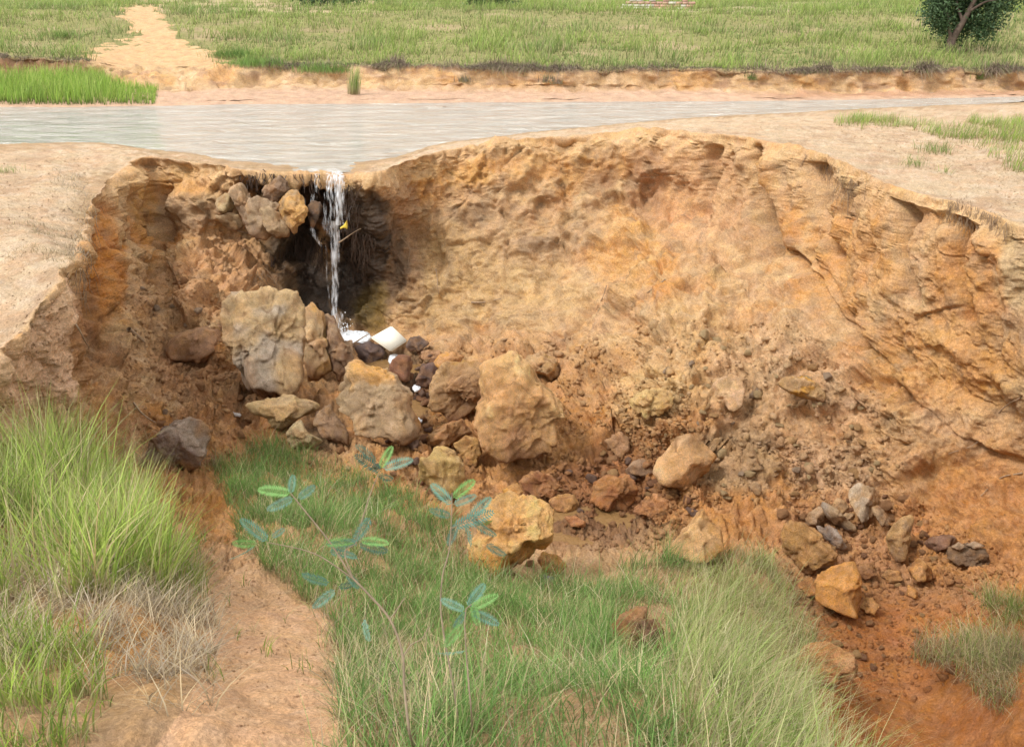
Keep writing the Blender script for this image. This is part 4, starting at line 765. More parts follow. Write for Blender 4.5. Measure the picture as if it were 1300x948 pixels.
def scrap(px_, py_, s, mat, label, name, cat, dist=None):
    h_, nn = hit(px_, py_); D, F = ICO[3]; B = facet_body(D, int(px_), 8, 24, .5, 1) * (s, s * .7, s * .5); c = h_ + (0, 0, s * .3) if dist is None else CAM + ray(px_, py_) * (dist / ray(px_, py_)[1])
    o = link(name, mesh_from(name, B, F, mat), None, c); tag(o, label, cat); return o
scrap(300, 528, .045, M_WHITE, 'white scrap of foam lying on the left gully floor', 'foam_scrap', 'scrap'); scrap(295, 524, .02, M_WHITE, 'tiny white crumb beside the white foam scrap', 'foam_scrap', 'scrap')
scrap(70, 517, .05, M_WHITE, 'pale chip of stone at the foot of the gravel face', 'stone_chip', 'stone')
# yellow trumpet shaped flower caught beside the fall
c0 = CAM + ray(432, 290) * (12.72 / ray(432, 290)[1]); V_, F_ = [], []
for i, (t, r_) in enumerate([(0, .012), (.04, .016), (.07, .03), (.10, .055)]):
    for k in range(10):
        an = k * .628; rr_ = r_ * (1 + .18 * math.sin(5 * an) * (i == 3)); V_.append((t * .8, rr_ * math.cos(an), rr_ * math.sin(an) + t * .45))
for i in range(3):
    for k in range(10): F_.append((i * 10 + k, i * 10 + (k + 1) % 10, (i + 1) * 10 + (k + 1) % 10, (i + 1) * 10 + k))
o = link('yellow_flower', mesh_from('yellow_flower', np.array(V_), np.array(F_), M_YELLOW), None, c0); tag(o, 'yellow trumpet shaped scrap caught right beside the waterfall', 'flower')

# ------------------------------------------------------------------ roots and twigs
def path_on(pts, lift=.02, dist=None):
    out = []
    for i, (x, y) in enumerate(pts):
        if dist is None: h_, nn = hit(x, y); out.append(h_ + nn * lift)
        else:
            dd = dist[i] if isinstance(dist, (list, tuple)) else dist; out.append(CAM + ray(x, y) * (dd / ray(x, y)[1]))
    return out
TW = [
 ('dead brown stick lying across the foot of the upper rock pile', [(285,286),(300,292),(318,297),(328,305)], .012, None),
 ('thin twig crossing in front of the waterfall beside the yellow scrap', [(430,308),(442,300),(458,290)], .008, 12.8),
 ('grey stick lying on the back wall ledge', [(598,384),(612,383),(636,378)], .014, None),
 ('thin curved root hanging on the wall right of the waterfall', [(508,300),(518,315),(519,335),(522,350)], .007, None),
 ('straight fine root on the back wall below the grey patch', [(553,340),(555,360),(556,372)], .007, None),
 ('long fine root slanting over the right of the back wall', [(770,362),(762,380),(757,392)], .006, None),
 ('pale root curving along the shaded edge of the back wall', [(845,355),(825,370),(800,388)], .008, None),
 ('pale stick lying on the left slope', [(246,420),(262,415),(278,412)], .010, None),
 ('dark stick leaning on the left gully floor beside the grass', [(166,510),(180,525),(205,538),(225,532)], .010, None),
 ('short dead stick of wood stuck in the left slope', [(165,418),(180,432)], .028, None),
 ('dark twig under the white foam slab', [(446,438),(458,430),(468,424)], .010, 12.4),
 ('dry white root on the far right wall', [(1300,505),(1270,520),(1240,560),(1205,575)], .007, None),
 ('second dry root below on the far right wall', [(1300,600),(1272,605),(1245,628)], .007, None),
 ('hanging pale rootlet under the right lip', [(1072,230),(1078,250),(1076,275)], .006, None),
 ('fork of dry roots on the right wall top', [(1010,185),(1022,196),(1016,210)], .006, None),
 ('yellow dry stem arching over the left gravel face', [(80,398),(95,412),(106,432),(113,445)], .009, None),
]
for lab, pts, r_, dist in TW:
    p = path_on(pts, r_ * 1.5, dist); Vt, Ft = tube(p, r_, r_ * .4, 6, 5); Vt = Vt + .008 * np.stack([noise(Vt, 7, 3), noise(Vt, 7, 4), noise(Vt, 7, 5)], 1)
    o = centred('dead_twig', Vt, Ft, M_ROOT); tag(o, lab, 'twig')
def root_mass(label, spots, n_, mat, r0, lmin, lmax, fwd=.05, spread=.15, seed=1):
    rq = random.Random(seed); parts = []
    for _ in range(n_):
        x, y = rq.choice(spots); x += rq.gauss(0, 7); y += rq.gauss(0, 3); h_, nn = hit(x, y); L = rq.uniform(lmin, lmax); p = [h_ + nn * .02]; d = np.array([rq.gauss(0, spread), -.15 - fwd, -1.0])
        for k in range(4): p.append(p[-1] + d * L / 4 + np.array([rq.gauss(0, .015), rq.gauss(0, .01), 0]))
        parts.append(tube(p, r0, r0 * .4, 3, 2))
    Vt, Ft = join(parts); o = centred('hanging_roots', Vt, Ft, mat); tag(o, label, 'roots', kind='stuff'); return o
root_mass('dark wet roots hanging left of the waterfall', [(350,330),(365,320),(378,300),(385,320),(395,310),(405,330),(390,350),(400,300),(410,310)], 150, M_DARKROOT, .005, .15, .6, seed=2)
root_mass('dark roots hanging inside the hollow under the lip', [(320,225),(335,224),(350,222),(375,228),(390,226)], 70, M_DARKROOT, .006, .06, .2, seed=3)
root_mass('dark wet roots right of the waterfall', [(440,260),(448,290),(455,320),(446,350),(465,300),(440,240)], 130, M_DARKROOT, .006, .1, .45, seed=4)
root_mass('pale fine roots hanging below the right lip', [(1048,212),(1060,220),(1075,228),(1090,232)], 60, M_ROOT, .003, .1, .38, seed=5)
root_mass('matted roots hanging from the far right lip', [(1225,262),(1240,268),(1250,272),(1260,276),(1215,258),(1270,285)], 130, M_ROOT, .003, .08, .35, seed=6)
root_mass('dry rootlets on the edge of the left platform', [(100,300),(108,280),(104,320),(98,345),(112,262)], 90, M_ROOT, .004, .08, .35, seed=7)
root_mass('dry twiggy litter on the slope left of the waterfall', [(335,345),(320,350),(345,360)], 26, M_ROOT, .004, .15, .4, spread=.6, seed=8)

# ------------------------------------------------------------------ grass
def sample_surface(Gv, nr_, nc_, mask, n_, seed, dist_pow=0):
    r_ = np.random.default_rng(seed); V = Gv.reshape(nr_, nc_, 3); M = mask.reshape(nr_, nc_)
    a = V[:-1, :-1]; b_ = V[1:, :-1]; c = V[:-1, 1:]; area = np.linalg.norm(np.cross(b_ - a, c - a), axis=2); w = area * M[:-1, :-1]
    if dist_pow: w = w / np.maximum(np.linalg.norm(a - CAM, axis=2), 1) ** dist_pow
    w = w.ravel(); idx = r_.choice(len(w), n_, p=w / w.sum()); i, j = idx // (nc_ - 1), idx % (nc_ - 1); u, v = r_.random(n_)[:, None], r_.random(n_)[:, None]
    return V[i, j] * (1 - u) * (1 - v) + V[i + 1, j] * u * (1 - v) + V[i, j + 1] * (1 - u) * v + V[i + 1, j + 1] * u * v
def blades(Pb, h, w, lean, seed, palette, weights, segs=3, wind=(0.15, -.1), droop=.5, basecol=(.30, .24, .13), swirl=.3):
    """Pb base points; h, w, lean arrays. ribbons that curve over"""
    r_ = np.random.default_rng(seed + 5000); n_ = len(Pb); an = r_.uniform(0, 2 * math.pi, n_)
    dr = np.stack([np.cos(an), np.sin(an)], 1) * lean[:, None] + np.array(wind) + swirl * np.stack([noise(Pb, 2.3, seed + 40), noise(Pb, 2.3, seed + 41)], 1); sd_ = r_.uniform(0, math.pi, n_)
    side = np.stack([np.cos(sd_), np.sin(sd_) * .35, 0 * an], 1); V = np.zeros((n_, 2 * segs + 1, 3)); lv = np.zeros((n_, 2 * segs + 1))
    for k in range(segs + 1):
        t = k / segs; off = dr * (t ** 1.6)[..., None] if False else dr * (t ** 1.7)
        z = t * (1 - droop * np.linalg.norm(dr, axis=1) ** 1.2 * t * .6); c = Pb + np.stack([off[:, 0] * h, off[:, 1] * h, z * h], 1); ww = w * (1 - t ** 1.5) * .5
        if k < segs: V[:, 2 * k] = c - side * ww[:, None]; V[:, 2 * k + 1] = c + side * ww[:, None]; lv[:, 2 * k] = lv[:, 2 * k + 1] = t
        else: V[:, 2 * k] = c; lv[:, 2 * k] = t
    m_ = 2 * segs + 1; base = (np.arange(n_) * m_)[:, None]; F = []
    for k in range(segs - 1): F += [(2 * k, 2 * k + 1, 2 * k + 3), (2 * k, 2 * k + 3, 2 * k + 2)]
    F.append((2 * segs - 2, 2 * segs - 1, 2 * segs)); F = (base[:, :, None] + np.array(F)[None]).reshape(-1, 3)
    pal = np.array(palette); ci = r_.choice(len(pal), n_, p=np.array(weights) / sum(weights)); c = pal[ci] * r_.uniform(.65, 1.35, (n_, 1)) * (1 + .35 * noise(Pb, 1.7, seed + 43)[:, None])
    C = c[:, None, :] * np.ones((1, m_, 1)); tt = lv[..., None]; C = np.array(basecol) * (1 - sstep(0, .35, tt)) + C * sstep(0, .35, tt); C = C * (1 - .0 * tt) + np.array((.42, .36, .18)) * (sstep(.75, 1.2, tt)) * .6
    return V.reshape(-1, 3), F, C.reshape(-1, 3)
def grass(name, label, parts):
    vs, fs, cs, of = [], [], [], 0
    for v_, f_, c_ in parts: vs.append(v_); fs.append(f_ + of); cs.append(c_); of += len(v_)
    o = link(name, mesh_from(name, np.concatenate(vs), np.concatenate(fs), M_BLADE, np.concatenate(cs), smooth=False)); tag(o, label, kind='stuff'); return o
rg = np.random.default_rng(11)
def mk(n_, lo, hi): return rg.uniform(lo, hi, n_)
GREEN = (.16, .26, .045); LIME = (.28, .40, .065); BLUEG = (.13, .24, .07); PALE = (.42, .42, .20); STRAW = (.50, .40, .24); DRYG = (.33, .27, .19); DKG = (.07, .13, .03)
def clump(V, s, seed, lo=-.1, hi=.25): return sstep(lo, hi, fbm(V, s, 2, seed))
jgx = px + 10 * noise(V3, 3, 101) ; jgy = py + 10 * noise(V3, 3, 102)
fb = (rowT > 5.5).astype(float) * (rowT < 11.6)
# left tall grass
mL = inpoly(jgx, jgy, [(-160,600),(-20,570),(50,590),(90,620),(135,650),(180,668),(228,700),(240,730),(215,760),(120,765),(40,775),(-160,800)]) * fb
pL = sample_surface(V3, NR, NC, mL * (.15 + clump(V3, 2.5, 1, -.05, .25)), 21000, 1); lx, ly, _ = project(pL)
h = (.14 + .40 * rg.random(len(pL)) ** 1.1) * (.75 + .5 * clump(pL, 2.0, 3, -.3, .3)) * (1 + .35 * (ly < 660))
parts = [blades(pL, h, (.004 + .010 * rg.random(len(pL)) ** 2), mk(len(pL), .1, .75), 1, [(.40, .52, .12), (.32, .44, .09), GREEN, PALE, STRAW, (.36, .26, .13)], [5, 5, 3, 3, 2, .8], 4, (.02, -.05), swirl=.10)]
mL3 = inpoly(jgx, jgy, [(-60,790),(40,785),(120,830),(140,900),(110,970),(-100,970)]) * fb
pL3 = sample_surface(V3, NR, NC, mL3 * (.1 + clump(V3, 4, 67, -.1, .2)), 2600, 2); parts.append(blades(pL3, mk(2600, .05, .26), mk(2600, .004, .008), mk(2600, .1, .8), 2, [LIME, GREEN, PALE, STRAW], [4, 3, 2, 1], 4, swirl=.05))
mL4 = inpoly(jgx, jgy, [(205,690),(255,700),(268,760),(240,790),(190,760)]) * fb
pL4 = sample_surface(V3, NR, NC, mL4, 900, 3); parts.append(blades(pL4, mk(900, .08, .28), mk(900, .004, .007), mk(900, .1, .7), 3, [LIME, GREEN, PALE], [3, 3, 2], 4))
grass('tall_grass', 'tall bright yellow green grass at the left foreground', parts)
# dry litter under it
mL2 = inpoly(jgx, jgy, [(-100,725),(240,715),(275,780),(270,900),(190,930),(170,860),(100,870),(-100,830)]) * fb
pL2 = sample_surface(V3, NR, NC, mL2 * (.15 + clump(V3, 3.5, 66, -.1, .2)), 6000, 4); d_ = blades(pL2, mk(6000, .04, .20), mk(6000, .003, .007), mk(6000, .7, 1.8), 4, [STRAW, DRYG, (.44, .38, .30), (.55, .47, .32)], [3, 3, 2, 2], 4, (0, 0), .35, (.3, .23, .15), 0)
mL5 = inpoly(jgx, jgy, [(150,560),(200,560),(215,620),(180,640)]) * (rowT > 5) * (rowT < 9)
pL5 = sample_surface(V3, NR, NC, mL5, 160, 5); d2_ = blades(pL5, mk(160, .2, .45), mk(160, .004, .008), mk(160, .3, 1), 5, [STRAW, PALE], [3, 1], 4)
mL6 = inpoly(jgx, jgy, [(-10,290),(60,270),(110,300),(100,350),(40,340),(-10,330)]) * (rowT < 3)
pL6 = sample_surface(V3, NR, NC, mL6 * clump(V3, 3, 8), 700, 6); d3_ = blades(pL6, mk(700, .03, .10), mk(700, .003, .006), mk(700, .5, 1.4), 6, [STRAW, DRYG], [2, 3], 3, (0, 0), .6)
mL7 = inpoly(jgx, jgy, [(60,215),(112,225),(118,300),(100,345),(88,330),(95,260)]) * (rowT < 3.1)
pL7 = sample_surface(V3, NR, NC, mL7, 500, 7); d4_ = blades(pL7, mk(500, .03, .12), mk(500, .003, .006), mk(500, .5, 1.4), 7, [STRAW, DRYG, (.30, .29, .27)], [2, 3, 2], 3, (0, 0), .6)
grass('dry_grass', 'dry straw litter and dead blades at the foot of the left grass', [d_, d2_, d3_, d4_])
# middle green grass
MID = [(268,598),(300,578),(345,572),(400,590),(440,602),(500,628),(540,640),(600,690),(640,738),(700,745),(760,740),(800,720),(860,712),(960,712),(1000,740),(1030,800),(1050,860),(1000,960),(430,960),(432,850),(420,790),(350,735),(300,690),(290,640)]
mM = inpoly(jgx, jgy, MID) * fb; bald = inpoly(jgx, jgy, [(770,790),(850,775),(850,835),(790,840)]); mM = mM * (1 - .9 * bald)
dens = .30 + clump(V3, 1.8, 5, -.25, .25) * (.4 + clump(V3, 5.5, 6, -.2, .25))
pM = sample_surface(V3, NR, NC, mM * dens, 60000, 8, 1.0)
qx, qy, qd = project(pM); sc = .75 + .5 * clump(pM, 1.5, 9, -.3, .3)
palef = sstep(760, 960, qx + 60 * noise(pM, 1.2, 5)) * (1 - sstep(960, 1200, qx) * 0)
parts = []
for sel, pal, wts, sd_ in ((palef < .5, [(.19, .34, .09), (.15, .30, .07), BLUEG, PALE, STRAW], [5, 3, 4, 1.6, 1], 21), (palef >= .5, [(.32, .43, .13), PALE, (.50, .48, .28), GREEN, STRAW], [4, 4, 3, 2, 1], 22)):
    q = pM[sel]; n_ = len(q); k_ = sc[sel]; hh = (.07 + .22 * rg.random(n_) ** 1.6) * k_ * (1.35 if sd_ == 22 else 1.0)
    parts.append(blades(q, hh, mk(n_, .003, .0065), mk(n_, .15, .9), sd_, pal, wts, 3, (.25, -.2) if sd_ == 22 else (.1, -.15), .6))
grass('meadow_grass', 'fine green grass covering the near bank in the middle foreground', parts)
mE = inpoly(jgx, jgy, [(320,570),(460,575),(520,600),(600,650),(560,650),(440,600)]) * (rowT > 5.9)
mM2 = inpoly(jgx, jgy, [(400,770),(470,800),(560,820),(600,870),(560,960),(430,960)]) * fb
pM2 = sample_surface(V3, NR, NC, mM2, 1500, 9, 1); dd1 = blades(pM2, mk(1500, .08, .28), mk(1500, .003, .006), mk(1500, .4, 1.2), 23, [STRAW, DRYG, PALE], [3, 3, 1], 3, (0, -.2), .7)
mM3 = inpoly(jgx, jgy, [(300,590),(1010,700),(1010,960),(300,960)]) * mM
pM3 = sample_surface(V3, NR, NC, mM3 * (.1 + clump(V3, 2.1, 16)), 6000, 10, 1); dd2 = blades(pM3, mk(6000, .08, .28), mk(6000, .003, .006), mk(6000, .5, 1.6), 24, [STRAW, (.55, .50, .33), PALE], [3, 2, 2], 3, (.2, -.2), .7)
grass('dry_grass', 'straw coloured dead stalks mixed through the middle foreground grass', [dd1, dd2])
# sparse tufts on the path and sand
def tufts(spots, n_each, hh, spread, seed, pal, wts, on='near'):
    ps = []; r_ = np.random.default_rng(seed)
    for (x, y, k) in spots:
        h_, nn = hit(x, y); m_ = int(n_each * k); ps.append(h_ + np.stack([r_.normal(0, spread * k, m_), r_.normal(0, spread * k, m_), np.zeros(m_)], 1))
    q = np.concatenate(ps); m_ = len(q); return blades(q, r_.uniform(hh[0], hh[1], m_), r_.uniform(.003, .007, m_), r_.uniform(.1, .8, m_), seed, pal, wts, 3, (0, -.1), .5)
path_sp = [(300,810,.3),(345,830,.5),(290,770,.3),(325,800,.25),(380,850,.5),(410,820,.5),(360,790,.2),(310,740,.3),(270,860,.5),(230,640,.2),(395,770,.3)]
t_a = tufts(path_sp, 26, (.04, .16), .05, 31, [GREEN, LIME, PALE], [3, 2, 1])
for k, (lab, sp, hh, spd, ne, sd_) in enumerate([
 ('small green tuft on the sand at the left edge', [(12,222,1)], (.06, .14), .09, 60, 41),
 ('larger pale green tuft on the right sand flat', [(1186,192,1.2)], (.08, .2), .10, 130, 42),
 ('small pale tuft left of the larger one on the right sand', [(1158,210,1)], (.06, .18), .06, 90, 43),
 ('thin sparse tuft lowest on the right sand flat', [(1197,218,.8)], (.04, .10), .08, 40, 44),
 ('green tuft beneath the log shaped slab', [(352,562,1)], (.05, .16), .05, 50, 45),
 ('small tuft at the left edge of the stream gravel', [(276,598,1)], (.06, .2), .06, 60, 46)]):
    v_, f_, c_ = tufts(sp, ne, hh, spd, sd_, [GREEN, (.22, .34, .10), PALE], [3, 3, 1]); o = centred('grass_tuft', v_, f_, M_BLADE, c_, smooth=False); tag(o, lab, 'grass tuft')
grass('sparse_grass', 'sparse single blades growing on the sandy path', [t_a])
# right upper grass
mR = inpoly(jgx, jgy, [(1055,156),(1080,152),(1130,153),(1200,158),(1300,154),(1400,165),(1500,300),(1330,235),(1275,212),(1240,190),(1200,172),(1150,165),(1090,161)]) * (rowT < 2.6)
pR = sample_surface(V3, NR, NC, mR * (.2 + clump(V3, 1.6, 12)), 9000, 12); n_ = len(pR)
g1 = blades(pR, mk(n_, .05, .20), mk(n_, .005, .009), mk(n_, .1, .7), 51, [(.20, .32, .08), LIME, PALE, STRAW], [4, 3, 3, 1], 3)
grass('meadow_grass', 'green grass patch on the sand flat at right', [g1])
# dry tussock bottom right
def tussock(label, cx_, cy_, rad, n_, hh, seed, pal, wts):
    r_ = np.random.default_rng(seed); h_, nn = hit(cx_, cy_); a_ = r_.uniform(0, 6.28, n_); rr_ = rad * np.sqrt(r_.random(n_)) * .5
    sub_ = r_.normal(0, rad * .30, (26, 2))[r_.integers(0, 26, n_)]; q = h_ + np.stack([.35 * rr_ * np.cos(a_) + sub_[:, 0], .35 * rr_ * np.sin(a_) + sub_[:, 1], np.zeros(n_)], 1)
    v_, f_, c_ = blades(q, r_.uniform(hh[0], hh[1], n_), r_.uniform(.003, .006, n_), r_.uniform(.2, 1.1, n_), seed, pal, wts, 4, (-.10, -.30), .9); o = centred('grass_tussock', v_, f_, M_BLADE, c_, smooth=False); tag(o, label, 'grass tussock')
tussock('dry grey green tussock sprawling at the bottom right corner', 1275, 850, .75, 5200, (.06, .32), 61, [STRAW, PALE, DRYG, GREEN], [4, 3, 3, 3])
tussock('small dry green tussock above the bottom right one', 1285, 780, .35, 900, (.1, .28), 62, [STRAW, PALE, GREEN], [2, 2, 3])
tussock('dry bristly tuft at the left foot of the grey brown boulder', 190, 590, .2, 160, (.1, .3), 63, [STRAW, DRYG], [3, 1])
tussock('small dry tuft right of the grey brown boulder', 275, 590, .18, 160, (.08, .22), 64, [STRAW, DRYG, GREEN], [3, 2, 2])

# far bank grass
gm = (tF > 3.05) * (tF < 7.2); cl1 = clump(VF, .6, 3, -.35, .2)
edge_r = ~inpoly(fx + 22 * nzm + 12 * nzf, fy + 6 * nzf, [(100,140),(112,90),(110,66),(172,48),(150,10),(200,6),(215,42),(240,58),(275,66),(275,80),(330,90),(330,140)])
mF = gm * edge_r * (.35 + cl1 * (.3 + clump(VF, 1.6, 33, -.3, .2))) * (~topsand)
pF = sample_surface(VF, nr, nc, mF * (np.abs(fx - 650) < 900) * (fd < 48), 120000, 14, 1.3); n_ = len(pF)
pxf, pyf, _ = project(pF); tone = clump(pF, .35, 17, -.3, .3); parts = []
for lo_, hi_, pal, wts in ((-1, .4, [(.22, .33, .09), (.15, .25, .06), (.34, .36, .16), (.42, .36, .22)], [5, 4, 2, 1]), (.4, 2, [(.27, .38, .085), (.22, .33, .08), (.42, .44, .18)], [4, 3, 1.5])):
    s_ = (tone >= lo_) & (tone < hi_); q = pF[s_]; k_ = len(q)
    parts.append(blades(q, (.07 + .26 * rg.random(k_) ** 1.8) * (.45 + 1.1 * clump(q, .7, 18, -.25, .3)), mk(k_, .010, .022), mk(k_, .1, .8), 71 + int(lo_), pal, wts, 2, (.1, 0), .4, (.16, .16, .07)))
grass('meadow_grass', 'long green grass covering the slope beyond the pond', parts)
# grey dry fringe at the bank edge
mX = np.exp(-((tF - 3.15) / .22) ** 2) * ((fx > 330) | (fx < 118)) * (np.abs(fx - 650) < 900)
pX = sample_surface(VF, nr, nc, mX * (.10 + clump(VF, .9, 20, 0, .3)), 24000, 15); k_ = len(pX)
v1 = blades(pX, mk(k_, .06, .26) * (.5 + .9 * clump(pX, 1.3, 30, -.2, .3)), mk(k_, .008, .015), mk(k_, .3, 1.1), 75, [(.26, .20, .16), (.16, .12, .10), (.36, .29, .22), (.20, .24, .10)], [4, 4, 2, 2], 2, (0, -.6), 1.5, (.2, .16, .12))
grass('dry_grass', 'grey brown dead grass fringe hanging along the far bank edge', [v1])
# reeds at left water edge
mW = ((tF > 1.0) & (tF < 2.0) & (fx < 195 + 10 * nzm) & (fy > 102)) * 1.0
pW = sample_surface(VF, nr, nc, mW * (fx > -500), 22000, 16); k_ = len(pW); fxx, _, _ = project(pW)
v2 = blades(pW, mk(k_, .18, .42) * (1 - .6 * sstep(120, 200, fxx)), mk(k_, .009, .016), mk(k_, .05, .45), 76, [(.25, .40, .06), (.20, .34, .06), (.36, .46, .12)], [4, 3, 2], 3, (.1, 0), .3, (.10, .13, .04))
grass('reed_grass', 'bright green reed grass at the left water edge across the pond', [v2])
def fhit(x, y):
    ok_ = np.hypot(fx - x, (fy - y) * 2) < 30; k = np.nonzero(ok_)[0]
    if len(k) == 0: return P(x, y, .8)
    k = k[np.argmin(np.hypot(fx[k] - x, fy[k] - y))]; return VF[k]
# reed tuft standing at the far shore, and weeds on the bank
def ftuft(label, x, y, w, n_, hh, pal, wts, seed, lean=.3):
    r_ = np.random.default_rng(seed); b_ = fhit(x, y); q = b_ + np.stack([r_.normal(0, w, n_), r_.normal(0, w * .6, n_), np.zeros(n_)], 1)
    v_, f_, c_ = blades(q, r_.uniform(hh[0], hh[1], n_), r_.uniform(.008, .014, n_), r_.uniform(.02, lean, n_), seed, pal, wts, 3, (.02, 0), .3); o = centred('grass_tuft', v_, f_, M_BLADE, c_, smooth=False); tag(o, label, 'grass tuft')
ftuft('upright reed tuft standing at the far shore', 450, 121, .055, 130, (.35, .62), [(.38, .44, .20), GREEN, PALE], [3, 2, 2], 81, .18)
ftuft('low green weed at the top left of the far slope', 80, 48, .12, 160, (.08, .22), [(.09, .18, .04), GREEN], [3, 2], 82)
for k, (x, y, lab) in enumerate([(330,84,'leafy weed hanging at the bank edge right of the far path'), (415,90,'leafy weed at the bank edge left of the reed tuft'), (300,74,'leafy weed above the far path corner')]):
    ftuft(lab, x, y, .28, 700, (.08, .28), [(.12, .22, .05), (.17, .28, .07)], [3, 2], 83 + k, .9)
for k, (x, y, lab) in enumerate([(695,104,'first dead tuft hanging on the orange far bank, nearest the middle'), (705,106,'dead tuft just right of the first on the far bank'), (590,105,'grey tuft low on the orange far bank left of the middle'), (953,102,'small green plant on the far bank face'), (1245,100,'weed on the far bank below the tree')]):
    ftuft(lab, x, y, .07, 120, (.06, .2), [(.25, .2, .17), (.2, .22, .1)] if 'dead' in lab or 'grey' in lab else [(.2, .28, .08), DKG], [3, 2], 90 + k, .8)

# ------------------------------------------------------------------ tree and bushes beyond the pond
M_LEAF = blade_mat('dark_leaf', .2)
def leaf_cloud(cen, rad, nclump, per, size, seed, pal, hole=.0):
    r_ = np.random.default_rng(seed); d = r_.normal(size=(nclump, 3)); d /= np.linalg.norm(d, axis=1, keepdims=True)
    rr_ = r_.uniform(.25, 1, nclump) ** .6; lump = 1 + .9 * noise(d, 2.2, seed); cc = cen + d * rr_[:, None] * lump[:, None] * np.array(rad)
    L = np.repeat(cc, per, 0) + r_.normal(0, size * 2.2, (nclump * per, 3)); n_ = len(L)
    a_ = r_.normal(size=(n_, 3)); a_ /= np.linalg.norm(a_, axis=1, keepdims=True); b_ = np.cross(a_, r_.normal(size=(n_, 3))); b_ /= np.linalg.norm(b_, axis=1, keepdims=True)
    s = size * r_.uniform(.6, 1.3, (n_, 1)); V = np.stack([L - a_ * s, L + b_ * s * .4, L + a_ * s, L - b_ * s * .4], 1).reshape(-1, 3); F = np.arange(n_ * 4).reshape(-1, 4)
    pal = np.array(pal); cj = np.repeat(pal[r_.choice(len(pal), nclump)], per, 0) * r_.uniform(.7, 1.3, (n_, 1)); return V, F, np.repeat(cj, 4, 0)
tb = fhit(1203, 68); tree = bpy.data.objects.new('tree', None); COL.objects.link(tree); tree.location = tb; tag(tree, 'dark leafy tree with leaning forked trunk at the top right beyond the pond', 'tree')
def limb(pts, r0, r1, name, parent): Vt, Ft = tube([tb + np.array(p) for p in pts], r0, r1, 8, 6); return centred(name, Vt, Ft, M_BARK, parent=None)
for nm, pts, r0, r1 in [('trunk', [(0,0,-.1),(.03,0,.2),(.16,.02,.5),(.36,.02,.95),(.5,.05,1.4)], .09, .035), ('trunk', [(.02,0,.0),(-.03,0,.15),(-.02,0,.35),(-.12,.1,.8),(-.25,.15,1.3)], .05, .02), ('limb', [(.3,0,.8),(.55,-.1,1.0),(.8,-.1,1.05)], .03, .012), ('limb', [(.2,0,.6),(.1,.2,1.0),(.15,.3,1.5)], .035, .015)]:
    Vt, Ft = tube([np.array(p) for p in pts], r0, r1, 8, 6); Vt = Vt + .015 * np.stack([noise(Vt, 6, 1), noise(Vt, 6, 2), 0 * Vt[:, 0]], 1); link(nm, mesh_from(nm, Vt, Ft, M_BARK), tree)
pal = [(.055, .10, .04), (.075, .13, .055), (.04, .075, .03), (.10, .16, .08)]
cv = []
for (c, rd, nc_, sd_) in [((.30,.2,1.55),(1.0,.7,.42),420,1), ((-.25,.15,1.0),(.36,.35,.30),190,2), ((-.42,.1,.7),(.22,.25,.2),60,12), ((-.2,.05,.55),(.2,.25,.16),60,6), ((.72,.1,.62),(.34,.35,.22),150,3), ((.95,.1,.95),(.36,.35,.20),130,5), ((1.25,.1,1.2),(.28,.3,.18),70,8), ((.3,.5,.5),(.42,.3,.30),200,4), ((.1,.45,.9),(.45,.3,.35),200,9), ((.5,.4,1.05),(.5,.35,.3),200,10), ((.62,0,.38),(.2,.2,.14),50,11)]:
    cv.append(leaf_cloud(np.array(c), rd, nc_, 9, .038, sd_, pal))
of = 0; vs, fs, cs = [], [], []
for v_, f_, c_ in cv: vs.append(v_); fs.append(f_ + of); cs.append(c_); of += len(v_)
link('crown', mesh_from('crown', np.concatenate(vs), np.concatenate(fs), M_LEAF, np.concatenate(cs), smooth=False), tree)
for k, (x, y, z, w, hh, lab) in enumerate([(420,6,.75,1.5,.55,'dark bush at the top edge left of the middle'), (625,10,.75,.9,.5,'round dark bush at the top edge near the middle'), (1270,3,.7,2.5,.6,'dark bushes line at the top right corner behind the tree'), (285,-6,.6,1.4,.6,'bush at the top edge above the far path')]):
    b_ = P(x, y, z); bush = bpy.data.objects.new('bush', None); COL.objects.link(bush); bush.location = b_; tag(bush, lab, 'bush')
    v_, f_, c_ = leaf_cloud(np.array((0, 0, hh * .6)), (w, w * .6, hh), 420, 9, .06, 50 + k, [(.05, .10, .04), (.07, .13, .05), (.035, .07, .03)]); link('crown', mesh_from('crown', v_, f_, M_LEAF, c_, smooth=False), bush)
    Vt, Ft = tube([np.array((0, 0, -.1)), np.array((.05, 0, hh * .5)), np.array((.0, 0, hh))], .06, .02, 6, 4); link('trunk', mesh_from('trunk', Vt, Ft, M_BARK), bush)
